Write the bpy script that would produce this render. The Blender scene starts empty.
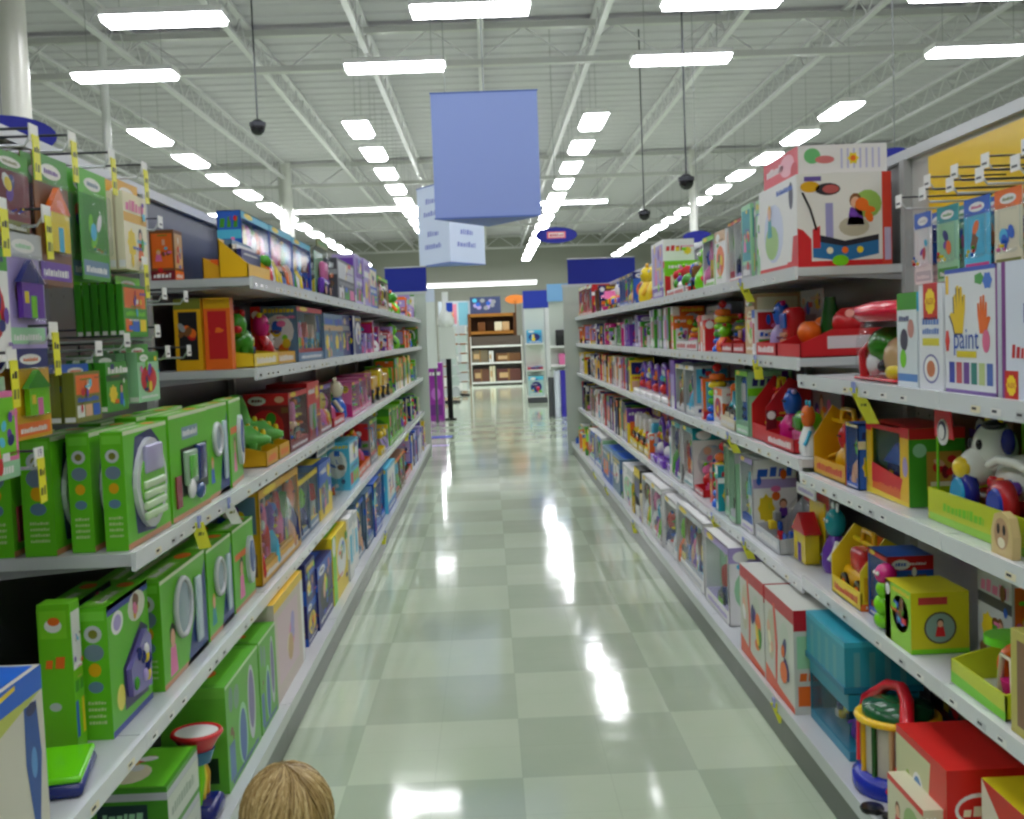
import bpy, math, random
from math import sin, cos, pi, radians
from mathutils import Vector, Euler

# ------------------------------------------------------------------ camera, light level
SC = bpy.context.scene
COL = SC.collection
F = 1130.0                 # focal length in pixels of the 1024 x 819 frame
EYE = 1.53
cam_d = bpy.data.cameras.new('camera')
cam_d.sensor_width = 36.0
cam_d.lens = F / 1024 * 36.0
cam_d.clip_end = 200
cam = bpy.data.objects.new('camera', cam_d)
COL.objects.link(cam)
cam.location = (0, 0, EYE)
CAMR = Euler((0, 0, radians(-1.07))).to_matrix() @ Euler((radians(90 - 3.715), 0, 0)).to_matrix() @ Euler((0, 0, radians(-2.2))).to_matrix()
cam.rotation_euler = CAMR.to_euler()
SC.camera = cam
w = bpy.data.worlds.new('world'); SC.world = w
w.use_nodes = True
w.node_tree.nodes['Background'].inputs[0].default_value = (.8, .85, .9, 1)
w.node_tree.nodes['Background'].inputs[1].default_value = .15
SC.view_settings.view_transform = 'Standard'
SC.view_settings.look = 'None'
SC.view_settings.gamma = 1
SC.view_settings.use_curve_mapping = False
SC.view_settings.exposure = -0.13
LAMP = 26.0                # radiance of the lamp diffusers
SC.cycles.max_bounces = 7
SC.cycles.diffuse_bounces = 4
SC.cycles.transparent_max_bounces = 12
SC.cycles.caustics_reflective = False
SC.cycles.caustics_refractive = False
SC.cycles.sample_clamp_indirect = 6
SC.cycles.use_denoising = True
SC.cycles.filter_width = 2.6

rnd = random.Random(11)

# ------------------------------------------------------------------ colours and materials
P = dict(red=(205, 32, 40), maroon=(120, 22, 35), orange=(238, 112, 32), yellow=(240, 212, 40), gold=(222, 168, 14),
         lime=(120, 208, 24), green=(62, 150, 34), dkgreen=(24, 84, 26), teal=(24, 150, 160), cyan=(80, 190, 225),
         blue=(36, 96, 200), navy=(22, 32, 110), purple=(108, 58, 170), lavender=(176, 160, 214), pink=(234, 120, 175),
         magenta=(205, 30, 125), white=(238, 238, 236), cream=(236, 228, 196), grey=(150, 152, 156), dkgrey=(70, 72, 78),
         black=(22, 22, 26), brown=(122, 78, 42), tan=(208, 172, 124), skin=(228, 176, 144), mint=(160, 214, 170),
         silver=(196, 200, 204), olive=(120, 124, 40), steel=(96, 130, 160), apple=(88, 186, 30), beige=(214, 206, 186))
WORD = dict(red='red', maroon='dark red', orange='orange', yellow='yellow', gold='golden', lime='lime', green='green',
            dkgreen='dark green', teal='teal', cyan='light blue', blue='blue', navy='navy', purple='purple',
            lavender='lavender', pink='pink', magenta='magenta', white='white', cream='cream', grey='grey', dkgrey='dark grey',
            black='black', brown='brown', tan='tan', skin='flesh', mint='mint', silver='silver', olive='olive',
            steel='slate blue', apple='bright green', beige='beige')


def lin(c):
    if isinstance(c, str):
        c = P[c]
    return tuple(((v / 255) / 12.92 if v / 255 <= .04045 else ((v / 255 + .055) / 1.055) ** 2.4) for v in c) + (1.0,)


def mat(name, rough=.5, metal=0, spec=.5, col=None, coat=0, emit=0):
    m = bpy.data.materials.new(name); m.use_nodes = True
    nt = m.node_tree; b = nt.nodes['Principled BSDF']
    b.inputs['Roughness'].default_value = rough
    b.inputs['Metallic'].default_value = metal
    b.inputs['Specular IOR Level'].default_value = spec
    b.inputs['Coat Weight'].default_value = coat
    if col is None:
        a = nt.nodes.new('ShaderNodeAttribute'); a.attribute_name = 'Col'
        nt.links.new(a.outputs['Color'], b.inputs['Base Color'])
    else:
        b.inputs['Base Color'].default_value = lin(col)
        if emit:
            b.inputs['Emission Color'].default_value = lin(col)
            b.inputs['Emission Strength'].default_value = emit
    return m


PRINT = mat('printed_card', .38, spec=.45)
PLAST = mat('moulded_plastic', .22, spec=.5)
MATTE = mat('matte_surface', .75, spec=.25)
METAL = mat('painted_steel', .3, spec=.6)
DARKM = mat('dark_metal', .4, metal=.6)
SIGN = mat('sign_board', .5, spec=.3)
GLOW = mat('lamp_diffuser', .5, col=(250, 250, 255), emit=LAMP)

GLOW2 = mat('dim_strip_diffuser', .5, col=(250, 250, 255), emit=2.5)


def make_clear():
    m = bpy.data.materials.new('clear_film'); m.use_nodes = True
    nt = m.node_tree; nt.nodes.clear()
    o = nt.nodes.new('ShaderNodeOutputMaterial'); mx = nt.nodes.new('ShaderNodeMixShader')
    t = nt.nodes.new('ShaderNodeBsdfTransparent'); g = nt.nodes.new('ShaderNodeBsdfGlossy')
    g.inputs['Roughness'].default_value = .06
    t.inputs['Color'].default_value = (.95, .96, .97, 1)
    lw = nt.nodes.new('ShaderNodeLayerWeight'); lw.inputs['Blend'].default_value = .35
    nz = nt.nodes.new('ShaderNodeTexNoise'); nz.inputs['Scale'].default_value = 22
    bp = nt.nodes.new('ShaderNodeBump'); bp.inputs['Strength'].default_value = .25
    nt.links.new(nz.outputs['Fac'], bp.inputs['Height'])
    nt.links.new(bp.outputs['Normal'], g.inputs['Normal'])
    mu = nt.nodes.new('ShaderNodeMath'); mu.operation = 'MULTIPLY'; mu.inputs[1].default_value = .15; mu.use_clamp = True
    nt.links.new(lw.outputs['Fresnel'], mu.inputs[0]); nt.links.new(mu.outputs[0], mx.inputs['Fac'])
    nt.links.new(t.outputs[0], mx.inputs[1]); nt.links.new(g.outputs[0], mx.inputs[2])
    nt.links.new(mx.outputs[0], o.inputs[0])
    return m


CLEAR = make_clear()


# ------------------------------------------------------------------ mesh builder
class MB:
    def __init__(s):
        s.v = []; s.f = []; s.c = []; s.s = []

    def add(s, vs, fs, col, smooth=False):
        n = len(s.v); s.v.extend(vs)
        c = lin(col)
        for f in fs:
            s.f.append([n + i for i in f]); s.c.append(c); s.s.append(smooth)

    def box(s, x0, x1, y0, y1, z0, z1, col):
        vs = [(x0, y0, z0), (x1, y0, z0), (x1, y1, z0), (x0, y1, z0), (x0, y0, z1), (x1, y0, z1), (x1, y1, z1), (x0, y1, z1)]
        s.add(vs, [(0, 3, 2, 1), (4, 5, 6, 7), (0, 1, 5, 4), (1, 2, 6, 5), (2, 3, 7, 6), (3, 0, 4, 7)], col)
        return s

    def rbox(s, x0, x1, y0, y1, z0, z1, col, r=.01, n=3):
        # rounded in plan and chamfered top and bottom
        r = min(r, (x1 - x0) * .45, (y1 - y0) * .45, (z1 - z0) * .45)
        rings = []
        for zz, ins in ((z0, r * .8), (z0 + r * .3, r * .25), (z0 + r, 0), (z1 - r, 0), (z1 - r * .3, r * .25), (z1, r * .8)):
            ring = []
            for cx, cy, a0 in ((x1 - r, y1 - r, 0), (x0 + r, y1 - r, 90), (x0 + r, y0 + r, 180), (x1 - r, y0 + r, 270)):
                for k in range(n + 1):
                    a = radians(a0 + 90 * k / n)
                    rr = r - ins if ins < r else 0
                    ring.append((cx + rr * cos(a), cy + rr * sin(a), zz))
            rings.append(ring)
        s.loft(rings, col, True, True)
        return s

    def loft(s, rings, col, caps=True, smooth=True):
        m = len(rings[0]); vs = [p for r in rings for p in r]; fs = []
        for i in range(len(rings) - 1):
            for k in range(m):
                a, b = i * m + k, i * m + (k + 1) % m
                fs.append((a, b, b + m, a + m))
        s.add(vs, fs, col, smooth)
        if caps:
            s.add(rings[0], [tuple(range(m))[::-1]], col)
            s.add(rings[-1], [tuple(range(m))], col)
        return s

    def lathe(s, prof, col, c=(0, 0, 0), n=18, axis='z', caps=True):
        rings = []
        for r, h in prof:
            ring = []
            for k in range(n):
                a = 2 * pi * k / n
                p = (r * cos(a), r * sin(a), h)
                if axis == 'x': p = (h, r * cos(a), r * sin(a))
                if axis == 'y': p = (r * sin(a), h, r * cos(a))
                ring.append((c[0] + p[0], c[1] + p[1], c[2] + p[2]))
            rings.append(ring)
        return s.loft(rings, col, caps)

    def tube(s, pts, r, col, n=8, caps=True):
        pts = [Vector(p) for p in pts]
        if not isinstance(r, (list, tuple)): r = [r] * len(pts)
        rings = []; up = None
        for i, p in enumerate(pts):
            d = (pts[min(i + 1, len(pts) - 1)] - pts[max(i - 1, 0)]).normalized()
            if up is None:
                up = d.orthogonal().normalized()
            up = (up - d * up.dot(d))
            up = up.normalized() if up.length > 1e-6 else d.orthogonal().normalized()
            q = d.cross(up)
            rings.append([tuple(p + (up * cos(2 * pi * k / n) + q * sin(2 * pi * k / n)) * r[i]) for k in range(n)])
        return s.loft(rings, col, caps)

    def ball(s, c, r, col, n=12, m=8):
        if not isinstance(r, (list, tuple)): r = (r, r, r)
        rings = []
        for j in range(1, m):
            t = pi * j / m
            rings.append([(c[0] + r[0] * sin(t) * cos(2 * pi * k / n), c[1] + r[1] * sin(t) * sin(2 * pi * k / n), c[2] - r[2] * cos(t)) for k in range(n)])
        return s.loft(rings, col, True)

    def torus(s, c, R, r, col, axis='z', n=18, m=8, squash=1):
        rings = []
        for i in range(n + 1):
            a = 2 * pi * i / n; ring = []
            for k in range(m):
                b = 2 * pi * k / m
                rr = R + r * cos(b); h = r * sin(b) * squash
                p = (rr * cos(a), rr * sin(a), h)
                if axis == 'y': p = (rr * cos(a), h, rr * sin(a))
                if axis == 'x': p = (h, rr * cos(a), rr * sin(a))
                ring.append((c[0] + p[0], c[1] + p[1], c[2] + p[2]))
            rings.append(ring)
        return s.loft(rings, col, False)

    def prism(s, poly, y0, y1, col, axis='y'):
        # poly in (x, z) extruded along y, or (y, z) extruded along x, or (x, y) along z
        def q(p, h):
            return (p[0], h, p[1]) if axis == 'y' else (h, p[0], p[1]) if axis == 'x' else (p[0], p[1], h)
        n = len(poly)
        vs = [q(p, y0) for p in poly] + [q(p, y1) for p in poly]
        fs = [tuple(range(n)), tuple(range(n, 2 * n))[::-1]]
        for k in range(n):
            fs.append((k, k + n, (k + 1) % n + n, (k + 1) % n))
        s.add(vs, fs, col)
        return s

    def dec(s, fr, pts, col, layer=1):
        # a flat printed mark on a face: fr = (origin, u, v, normal)
        o, u, v, n = fr
        e = .00025 * layer
        if o[0] < 0 or o[1] > 0: pts = [(max(a, .0004), max(b, .0004)) for a, b in pts]
        s.add([(o[0] + u[0] * a + v[0] * b + n[0] * e, o[1] + u[1] * a + v[1] * b + n[1] * e, o[2] + u[2] * a + v[2] * b + n[2] * e) for a, b in pts],
              [tuple(range(len(pts)))], col)
        return s

    def drect(s, fr, a0, a1, b0, b1, col, layer=1, skew=0):
        return s.dec(fr, [(a0, b0), (a1, b0), (a1 + skew, b1), (a0 + skew, b1)], col, layer)

    def dell(s, fr, a, b, ra, rb, col, layer=1, n=14, rot=0, star=0):
        pts = []
        for k in range(n):
            t = 2 * pi * k / n
            q = 1 - star * (k % 2)
            x, y = ra * q * cos(t), rb * q * sin(t)
            pts.append((a + x * cos(rot) - y * sin(rot), b + x * sin(rot) + y * cos(rot)))
        return s.dec(fr, pts, col, layer)

    def text(s, fr, a, b, h, col, txt, layer=2, wmax=None):
        vs, fs, wid = glyphs(txt)
        k = h / .7
        kx = k if wmax is None or wid * k <= wmax else wmax / wid
        o, u, v, n = fr; e = .00025 * layer
        out = []
        for x, y in vs:
            x = (x - wid / 2) * kx + a; y = y * k + b
            out.append((o[0] + u[0] * x + v[0] * y + n[0] * e, o[1] + u[1] * x + v[1] * y + n[1] * e, o[2] + u[2] * x + v[2] * y + n[2] * e))
        s.add(out, fs, col)
        return s

    def build(s, name, material, parent=None, loc=None, rotz=None):
        me = bpy.data.meshes.new(name)
        me.from_pydata(s.v, [], s.f)
        ca = me.color_attributes.new('Col', 'FLOAT_COLOR', 'CORNER')
        buf = []
        for f, c in zip(s.f, s.c):
            buf.extend(c * len(f))
        ca.data.foreach_set('color', buf)
        me.polygons.foreach_set('use_smooth', s.s)
        me.materials.append(material)
        me.update()
        o = bpy.data.objects.new(name, me); COL.objects.link(o)
        if parent is not None: o.parent = parent
        if loc is not None: o.location = loc
        if rotz is not None: o.rotation_euler = (0, 0, rotz)
        return o


_gl = {}


def glyphs(txt):
    if txt not in _gl:
        cu = bpy.data.curves.new('t', 'FONT'); cu.body = txt; cu.size = 1
        ob = bpy.data.objects.new('t', cu); COL.objects.link(ob)
        dg = bpy.context.evaluated_depsgraph_get()
        me = ob.evaluated_get(dg).to_mesh()
        vs = [(v.co.x, v.co.y) for v in me.vertices]
        fs = [tuple(p.vertices) for p in me.polygons]
        wid = max([v[0] for v in vs] or [1])
        ob.evaluated_get(dg).to_mesh_clear()
        bpy.data.objects.remove(ob); bpy.data.curves.remove(cu)
        _gl[txt] = (vs, fs, wid)
    return _gl[txt]


# ------------------------------------------------------------------ naming
LABELS = {}


def tag(o, label, cat, group=None, kind=None):
    o['label'] = label; o['category'] = cat
    if group: o['group'] = group
    if kind: o['kind'] = kind
    LABELS.setdefault(label, []).append(o)
    return o


def empty(name, loc=(0, 0, 0), rz=0):
    o = bpy.data.objects.new(name, None); COL.objects.link(o)
    o.location = loc; o.rotation_euler = (0, 0, rz); o.empty_display_size = .1
    return o


def struct(o):
    o['kind'] = 'structure'
    return o


ORD = ['first', 'second', 'third', 'fourth', 'fifth', 'sixth', 'seventh', 'eighth', 'ninth', 'tenth', 'eleventh', 'twelfth',
       'thirteenth', 'fourteenth', 'fifteenth', 'sixteenth', 'seventeenth', 'eighteenth', 'nineteenth', 'twentieth']


def ordinal(i):
    if i < 20: return ORD[i]
    tens = ['twenty', 'thirty', 'forty', 'fifty', 'sixty', 'seventy', 'eighty'][(i + 1) // 10 - 2]
    r = (i + 1) % 10
    if r == 0: return {'twenty': 'twentieth', 'thirty': 'thirtieth', 'forty': 'fortieth', 'fifty': 'fiftieth', 'sixty': 'sixtieth'}.get(tens, tens)
    return tens + '-' + ORD[r - 1]

# ------------------------------------------------------------------ the room
X0, X1, Y0, Y1 = -16.0, 18.0, -5.0, 62.0
ROOF = 6.9
KS = 1.17                  # lamps and joists: measured from their reflections in the floor


def floor_material():
    m = bpy.data.materials.new('checker_vinyl_floor'); m.use_nodes = True
    nt = m.node_tree; b = nt.nodes['Principled BSDF']; L = nt.links.new
    tc = nt.nodes.new('ShaderNodeTexCoord')
    mp = nt.nodes.new('ShaderNodeMapping'); mp.inputs['Location'].default_value = (-.06, -.17, .001)
    mp.inputs['Scale'].default_value = (1, 1, 0)
    L(tc.outputs['Object'], mp.inputs[0])
    ck = nt.nodes.new('ShaderNodeTexChecker'); ck.inputs['Scale'].default_value = 1 / .61
    ck.inputs['Color1'].default_value = lin((202, 217, 190)); ck.inputs['Color2'].default_value = lin((185, 200, 174))
    L(mp.outputs[0], ck.inputs['Vector'])
    nz = nt.nodes.new('ShaderNodeTexNoise'); nz.inputs['Scale'].default_value = 2.2; nz.inputs['Detail'].default_value = 5
    L(tc.outputs['Object'], nz.inputs['Vector'])
    mx = nt.nodes.new('ShaderNodeMixRGB'); mx.blend_type = 'OVERLAY'; mx.inputs[0].default_value = .12
    L(ck.outputs['Color'], mx.inputs[1]); L(nz.outputs['Fac'], mx.inputs[2])
    br = nt.nodes.new('ShaderNodeTexBrick'); br.offset = 0; br.inputs['Scale'].default_value = 1
    br.inputs['Brick Width'].default_value = .305; br.inputs['Row Height'].default_value = .305
    br.inputs['Mortar Size'].default_value = .0012
    br.inputs['Color1'].default_value = (1, 1, 1, 1); br.inputs['Color2'].default_value = (.985, .99, .985, 1); br.inputs['Mortar'].default_value = (.86, .87, .85, 1)
    L(mp.outputs[0], br.inputs['Vector'])
    m2 = nt.nodes.new('ShaderNodeMixRGB'); m2.blend_type = 'MULTIPLY'; m2.inputs[0].default_value = 1
    L(mx.outputs[0], m2.inputs[1]); L(br.outputs['Color'], m2.inputs[2])
    L(m2.outputs[0], b.inputs['Base Color'])
    rr = nt.nodes.new('ShaderNodeMapRange'); rr.inputs['To Min'].default_value = .05; rr.inputs['To Max'].default_value = .12
    L(nz.outputs['Fac'], rr.inputs['Value']); L(rr.outputs[0], b.inputs['Roughness'])
    n2 = nt.nodes.new('ShaderNodeTexNoise'); n2.inputs['Scale'].default_value = 5; n2.inputs['Detail'].default_value = 1
    L(tc.outputs['Object'], n2.inputs['Vector'])
    bp = nt.nodes.new('ShaderNodeBump'); bp.inputs['Strength'].default_value = .05; bp.inputs['Distance'].default_value = .02
    L(n2.outputs['Fac'], bp.inputs['Height']); L(bp.outputs[0], b.inputs['Normal'])
    b.inputs['Specular IOR Level'].default_value = .5
    return m


fl = MB().box(X0, X1, Y0, Y1, -.1, 0, 'grey').build('floor', floor_material()); struct(fl)

ck = MB()
n = int((Y1 - Y0) / .6)
rings = []
ROOFC = (206, 202, 210)
prof = []
for i in range(n):                      # ribbed steel roof deck, ribs across the aisle
    y = Y0 + i * .6
    prof += [(y, ROOF), (y + .38, ROOF), (y + .43, ROOF + .035), (y + .55, ROOF + .035)]
prof.append((Y1, ROOF))
vs = [(X0, y, z) for y, z in prof] + [(X1, y, z) for y, z in prof]
k = len(prof)
ck.add(vs, [(i, i + 1, i + 1 + k, i + k) for i in range(k - 1)], ROOFC)
ck.box(X0, X1, Y0, Y1, ROOF + .1, ROOF + .2, ROOFC)
struct(ck.build('ceiling', MATTE))
WALLC = (158, 160, 150)
struct(MB().box(X0 - .2, X0, Y0, Y1, 0, ROOF + .1, WALLC).build('wall_left', MATTE))
struct(MB().box(X1, X1 + .2, Y0, Y1, 0, ROOF + .1, WALLC).build('wall_right', MATTE))
struct(MB().box(X0, X1, Y1, Y1 + .2, 0, ROOF + .1, WALLC).build('wall_back', MATTE))
struct(MB().box(X0, X1, Y0 - .2, Y0, 0, ROOF + .1, WALLC).build('wall_front', MATTE))

# bar joists running away from the camera, girders across
JH = 4.4
JC = (222, 220, 224)
for i, x in enumerate((-13.8, -11.8, -9.8, -7.8, -5.83, -3.83, -1.87, .07, 2.0, 4.2, 6.3, 8.39, 10.3, 12.3, 14.3)):
    j = MB()
    j.box(x - .05, x + .05, Y0, Y1, ROOF - .5, ROOF - .44, JC)
    j.box(x - .05, x + .05, Y0, Y1, ROOF - .06, ROOF - .002, JC)
    y = Y0; up = True
    while y < Y1 - .5:
        a, b_ = (ROOF - .46, ROOF - .04) if up else (ROOF - .04, ROOF - .46)
        j.tube([(x, y, a), (x, y + .45, b_)], .014, JC, n=4, caps=False)
        y += .45; up = not up
    struct(j.build('trim_%d' % (i + 1), METAL))
for i, y in enumerate((5.4, 19.6, 34.0, 48.0, 60.0)):
    j = MB()
    j.box(X0, X1, y - .08, y + .08, ROOF - .76, ROOF - .66, (196, 196, 194))
    j.box(X0, X1, y - .08, y + .08, ROOF - .16, ROOF - .06, (196, 196, 194))
    x = X0; up = True
    while x < X1 - .8:
        a, b_ = (ROOF - .7, ROOF - .12) if up else (ROOF - .12, ROOF - .7)
        j.tube([(x, y, a), (x + .8, y, b_)], .022, JC, n=4, caps=False)
        x += .8; up = not up
    struct(j.build('trim_%d' % (20 + i), METAL))
# roof columns
for i, (x, y, r, c) in enumerate(((-6.33, 19.6, .07, (236, 236, 236)), (-5.62, 14.0, .2, (206, 206, 196)), (6.3, 34.0, .13, (215, 215, 210)),
                                  (-5.83, 34.0, .2, (215, 215, 210)))):
    m = MB().lathe([(r, .02), (r, ROOF - .003)], c, (x, y, 0), 16)
    m.box(x - r * 1.5, x + r * 1.5, y - r * 1.5, y + r * 1.5, .001, .02, c)
    struct(m.build('trim_%d' % (30 + i), METAL))

# ------------------------------------------------------------------ ceiling lights
LZ = 1.53 + 3.4 * KS


def lamp(x, y, along, label, group, L=1.2, W=.42, z=None, drop=True):
    if z is None: x, y, z, L, W = x * KS, y * KS, LZ, L * KS, W * KS
    r = empty('ceiling_light', (x, y, z), 0 if along else pi / 2)
    h = MB(); h.prism([(-W / 2, .0), (W / 2, .0), (W / 2 - .05, .09), (-W / 2 + .05, .09)], -L / 2 - .03, L / 2 + .03, 'white')
    h.build('housing', METAL, r)
    d = MB(); d.prism([(-W / 2 + .02, -.002), (W / 2 - .02, -.002), (W / 2 - .07, -.06), (-W / 2 + .07, -.06)][::-1], -L / 2, L / 2, 'white')
    d.build('diffuser', GLOW if z > 4 else GLOW2, r)
    if drop:
        for s_ in (-1, 1):
            MB().tube([(0, s_ * L * .38, .08), (0, s_ * L * .38, ROOF - .02 - z)], .004, 'grey', n=5).build('hanger', DARKM, r)
    tag(r, label, 'ceiling light', group)
    return r


colsL = [(-5.25, 18.4, 2.45, 'over the left shelves'), (-1.93, 18.35, 2.45, 'left of the hanging signs'),
         (1.83, 18.4, 2.45, 'right of the hanging signs'), (5.77, 18.2, 2.4, 'over the right shelves')]
for x, y, st, where in colsL:
    k = 0
    while y < 51:
        lamp(x, y, True, 'ceiling light in the row %s, %s from the near end' % (where, ordinal(k)), 'ceiling lights in the receding rows')
        y += st; k += 1
for Y, xs, nm in ((11.95, (-3.2, -.05, 2.57, 5.19), 'frontmost crosswise row at the top edge'), (None, None, 'second crosswise row from the top')):
    if Y:
        for i, x in enumerate(xs):
            lamp(x, Y, False, 'wide ceiling light, %s of the %s' % (('leftmost', 'second', 'third', 'rightmost')[i], nm), 'crosswise ceiling lights')
    else:
        for i, (x, y) in enumerate(((-4.35, 14.3), (-1.02, 14.3), (2.56, 14.4), (6.37, 14.5))):
            lamp(x, y, False, 'wide ceiling light, %s of the %s' % (('leftmost', 'second', 'third', 'rightmost')[i], nm), 'crosswise ceiling lights')
for j, Y in enumerate((9.3, 6.4, 3.5, .6, -2.3)):
    for i, x in enumerate((-3.6, -.1, 3.5)):
        lamp(x, Y, False, 'ceiling light above the picture, %s row back towards the camera, %s' % (ordinal(j), ('on the left', 'in the middle', 'on the right')[i]),
             'ceiling lights above the near aisle')
# long cross strips in the distance and the strip over the back shelf
for i, (xa, xb, Y, z) in enumerate(((-7.6, -6.2, 29.4, None), (-5.35, -1.1, 29.4, None), (1.3, 3.2, 29.4, None), (-2.0, 1.6, 36.0, 3.2))):
    lamp((xa + xb) / 2, Y, False, ('short bright cross strip light far left', 'long cross strip light left of the blue sign',
                                   'cross strip light right of the blue sign', 'thin strip light above the distant wooden shelf')[i],
         'cross strip lights', L=xb - xa, W=.3 if z is None else .16, z=z)

# ------------------------------------------------------------------ toy kinds
# every kind is built facing -y, base at z = 0, front at y = 0, centred on x
def FRONT(w, y=0, z=0): return ((-w / 2, y, z), (1, 0, 0), (0, 0, 1), (0, -1, 0))
def BACKF(w, y=0, z=0): return ((w / 2, y, z), (-1, 0, 0), (0, 0, 1), (0, 1, 0))
def LSIDE(w, d, y=0, z=0): return ((-w / 2, y + d, z), (0, -1, 0), (0, 0, 1), (-1, 0, 0))
def RSIDE(w, d, y=0, z=0): return ((w / 2, y, z), (0, 1, 0), (0, 0, 1), (1, 0, 0))
def TOPF(w, y=0, z=0): return ((-w / 2, y, z), (1, 0, 0), (0, 1, 0), (0, 0, 1))


def strokes(mb, fr, a0, a1, b, h, col, rng, layer=2):
    a = a0
    while a < a1:
        ww = min(rng.uniform(.35, .9) * h, a1 - a)
        mb.drect(fr, a, a + ww, b, b + h * rng.uniform(.65, 1), col, layer, skew=h * .1)
        a += ww + h * .22


def blobs(mb, fr, a, b, r, rng, cols, layer, n=4):
    for i in range(n):
        mb.dell(fr, a + rng.uniform(-.6, .6) * r, b + rng.uniform(-.6, .6) * r, r * rng.uniform(.22, .5), r * rng.uniform(.22, .55), rng.choice(cols), layer + i, 9, rng.uniform(0, 3))


MIX = ['red', 'yellow', 'blue', 'green', 'orange', 'purple', 'white', 'cyan', 'pink', 'skin', 'navy', 'lime', 'brown']


def kid(mb, fr, a, b, s, rng, layer):
    sh = rng.choice(['red', 'blue', 'yellow', 'pink', 'orange', 'teal', 'purple'])
    mb.dec(fr, [(a - s * .35, b - s * .6), (a + s * .35, b - s * .6), (a + s * .22, b + s * .1), (a - s * .22, b + s * .1)], sh, layer)
    mb.dell(fr, a, b + s * .36, s * .25, s * .3, rng.choice(['brown', 'black', 'gold']), layer + 1, 10)
    mb.dell(fr, a, b + s * .28, s * .2, s * .24, 'skin', layer + 2, 10)


def art(mb, fr, W, H, rng, c1, c2, c3, t=None):
    art0(mb, fr, W, H, rng, c1, c2, c3, t)
    m = min(W, H)
    if m < .05: return mb
    for i in range(6):          # small pictures, bursts and lines of print scattered over the face
        a, b = rng.uniform(.12, .88) * W, rng.uniform(.1, .9) * H
        q = rng.random(); c = rng.choice(MIX)
        if q < .4: mb.dell(fr, a, b, min(m * rng.uniform(.05, .12), a, W - a), min(m * rng.uniform(.05, .12), b, H - b), c, 8 + i, 9)
        elif q < .7:
            hh = m * rng.uniform(.03, .07); ln = min(W * .4, W - a - .003)
            if ln > hh: strokes(mb, fr, a, a + ln, min(b, H - hh * 1.3), hh, c, rng, 8 + i)
        else:
            ww, hh = W * rng.uniform(.08, .2), H * rng.uniform(.04, .12)
            mb.drect(fr, min(a, W - ww), min(a, W - ww) + ww, min(b, H - hh), min(b, H - hh) + hh, c, 8 + i)
    return mb


def art0(mb, fr, W, H, rng, c1, c2, c3, t=None):
    t = rng.randrange(6) if t is None else t
    m = min(W, H)
    if t == 0:
        mb.drect(fr, 0, W, H * .8, H, c2); mb.dell(fr, W * .3, H * .88, W * .2, H * .075, 'white', 2); strokes(mb, fr, W * .18, W * .42, H * .86, H * .05, c1, rng, 3)
        mb.dell(fr, W * .5, H * .45, W * .38, H * .28, c3, 1); blobs(mb, fr, W * .5, H * .45, m * .3, rng, MIX, 2, 5)
        strokes(mb, fr, W * .1, W * .9, H * .07, H * .06, 'white', rng)
    elif t == 1:
        mb.dec(fr, [(0, 0), (W, 0), (W, H * .35), (0, H * .6)], c2); mb.dell(fr, W * .78, H * .8, W * .15, m * .15, 'yellow', 2, 16, star=.3)
        strokes(mb, fr, W * .08, W * .6, H * .8, H * .1, 'white' if c1 != 'white' else 'red', rng)
        mb.drect(fr, W * .12, W * .7, H * .18, H * .62, c3, 2); blobs(mb, fr, W * .42, H * .4, m * .25, rng, MIX, 3, 5)
    elif t == 2:
        mb.drect(fr, W * .07, W * .93, H * .25, H * .93, c3); kid(mb, fr, W * .35, H * .5, m * .4, rng, 2); blobs(mb, fr, W * .65, H * .55, m * .22, rng, MIX, 3, 4)
        mb.drect(fr, 0, W, 0, H * .2, c2, 2); strokes(mb, fr, W * .1, W * .8, H * .06, H * .09, 'white' if c2 != 'white' else 'navy', rng, 3)
    elif t == 3:
        mb.drect(fr, W * .06, W * .94, H * .55, H * .94, c3); blobs(mb, fr, W * .5, H * .74, m * .24, rng, MIX, 2, 4)
        for i in range(3): mb.drect(fr, W * (.07 + .3 * i), W * (.33 + .3 * i), H * .1, H * .34, rng.choice(MIX), 1)
        strokes(mb, fr, W * .1, W * .9, H * .4, H * .1, c2, rng)
    elif t == 4:
        mb.drect(fr, 0, W * .22, 0, H, c2); mb.dell(fr, W * .6, H * .55, W * .32, H * .3, 'white', 1); blobs(mb, fr, W * .6, H * .55, m * .28, rng, [c3] + MIX, 2, 5)
        strokes(mb, fr, W * .28, W * .95, H * .88, H * .08, 'yellow', rng); mb.dell(fr, W * .11, H * .85, W * .09, W * .09, 'white', 2)
    else:
        mb.drect(fr, 0, W, H * .62, H * .74, c2); strokes(mb, fr, W * .1, W * .9, H * .77, H * .15, c3, rng)
        mb.dell(fr, W * .3, H * .35, W * .2, H * .2, 'yellow', 1, 16, star=.2); kid(mb, fr, W * .68, H * .34, m * .36, rng, 2)
    return mb


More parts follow.
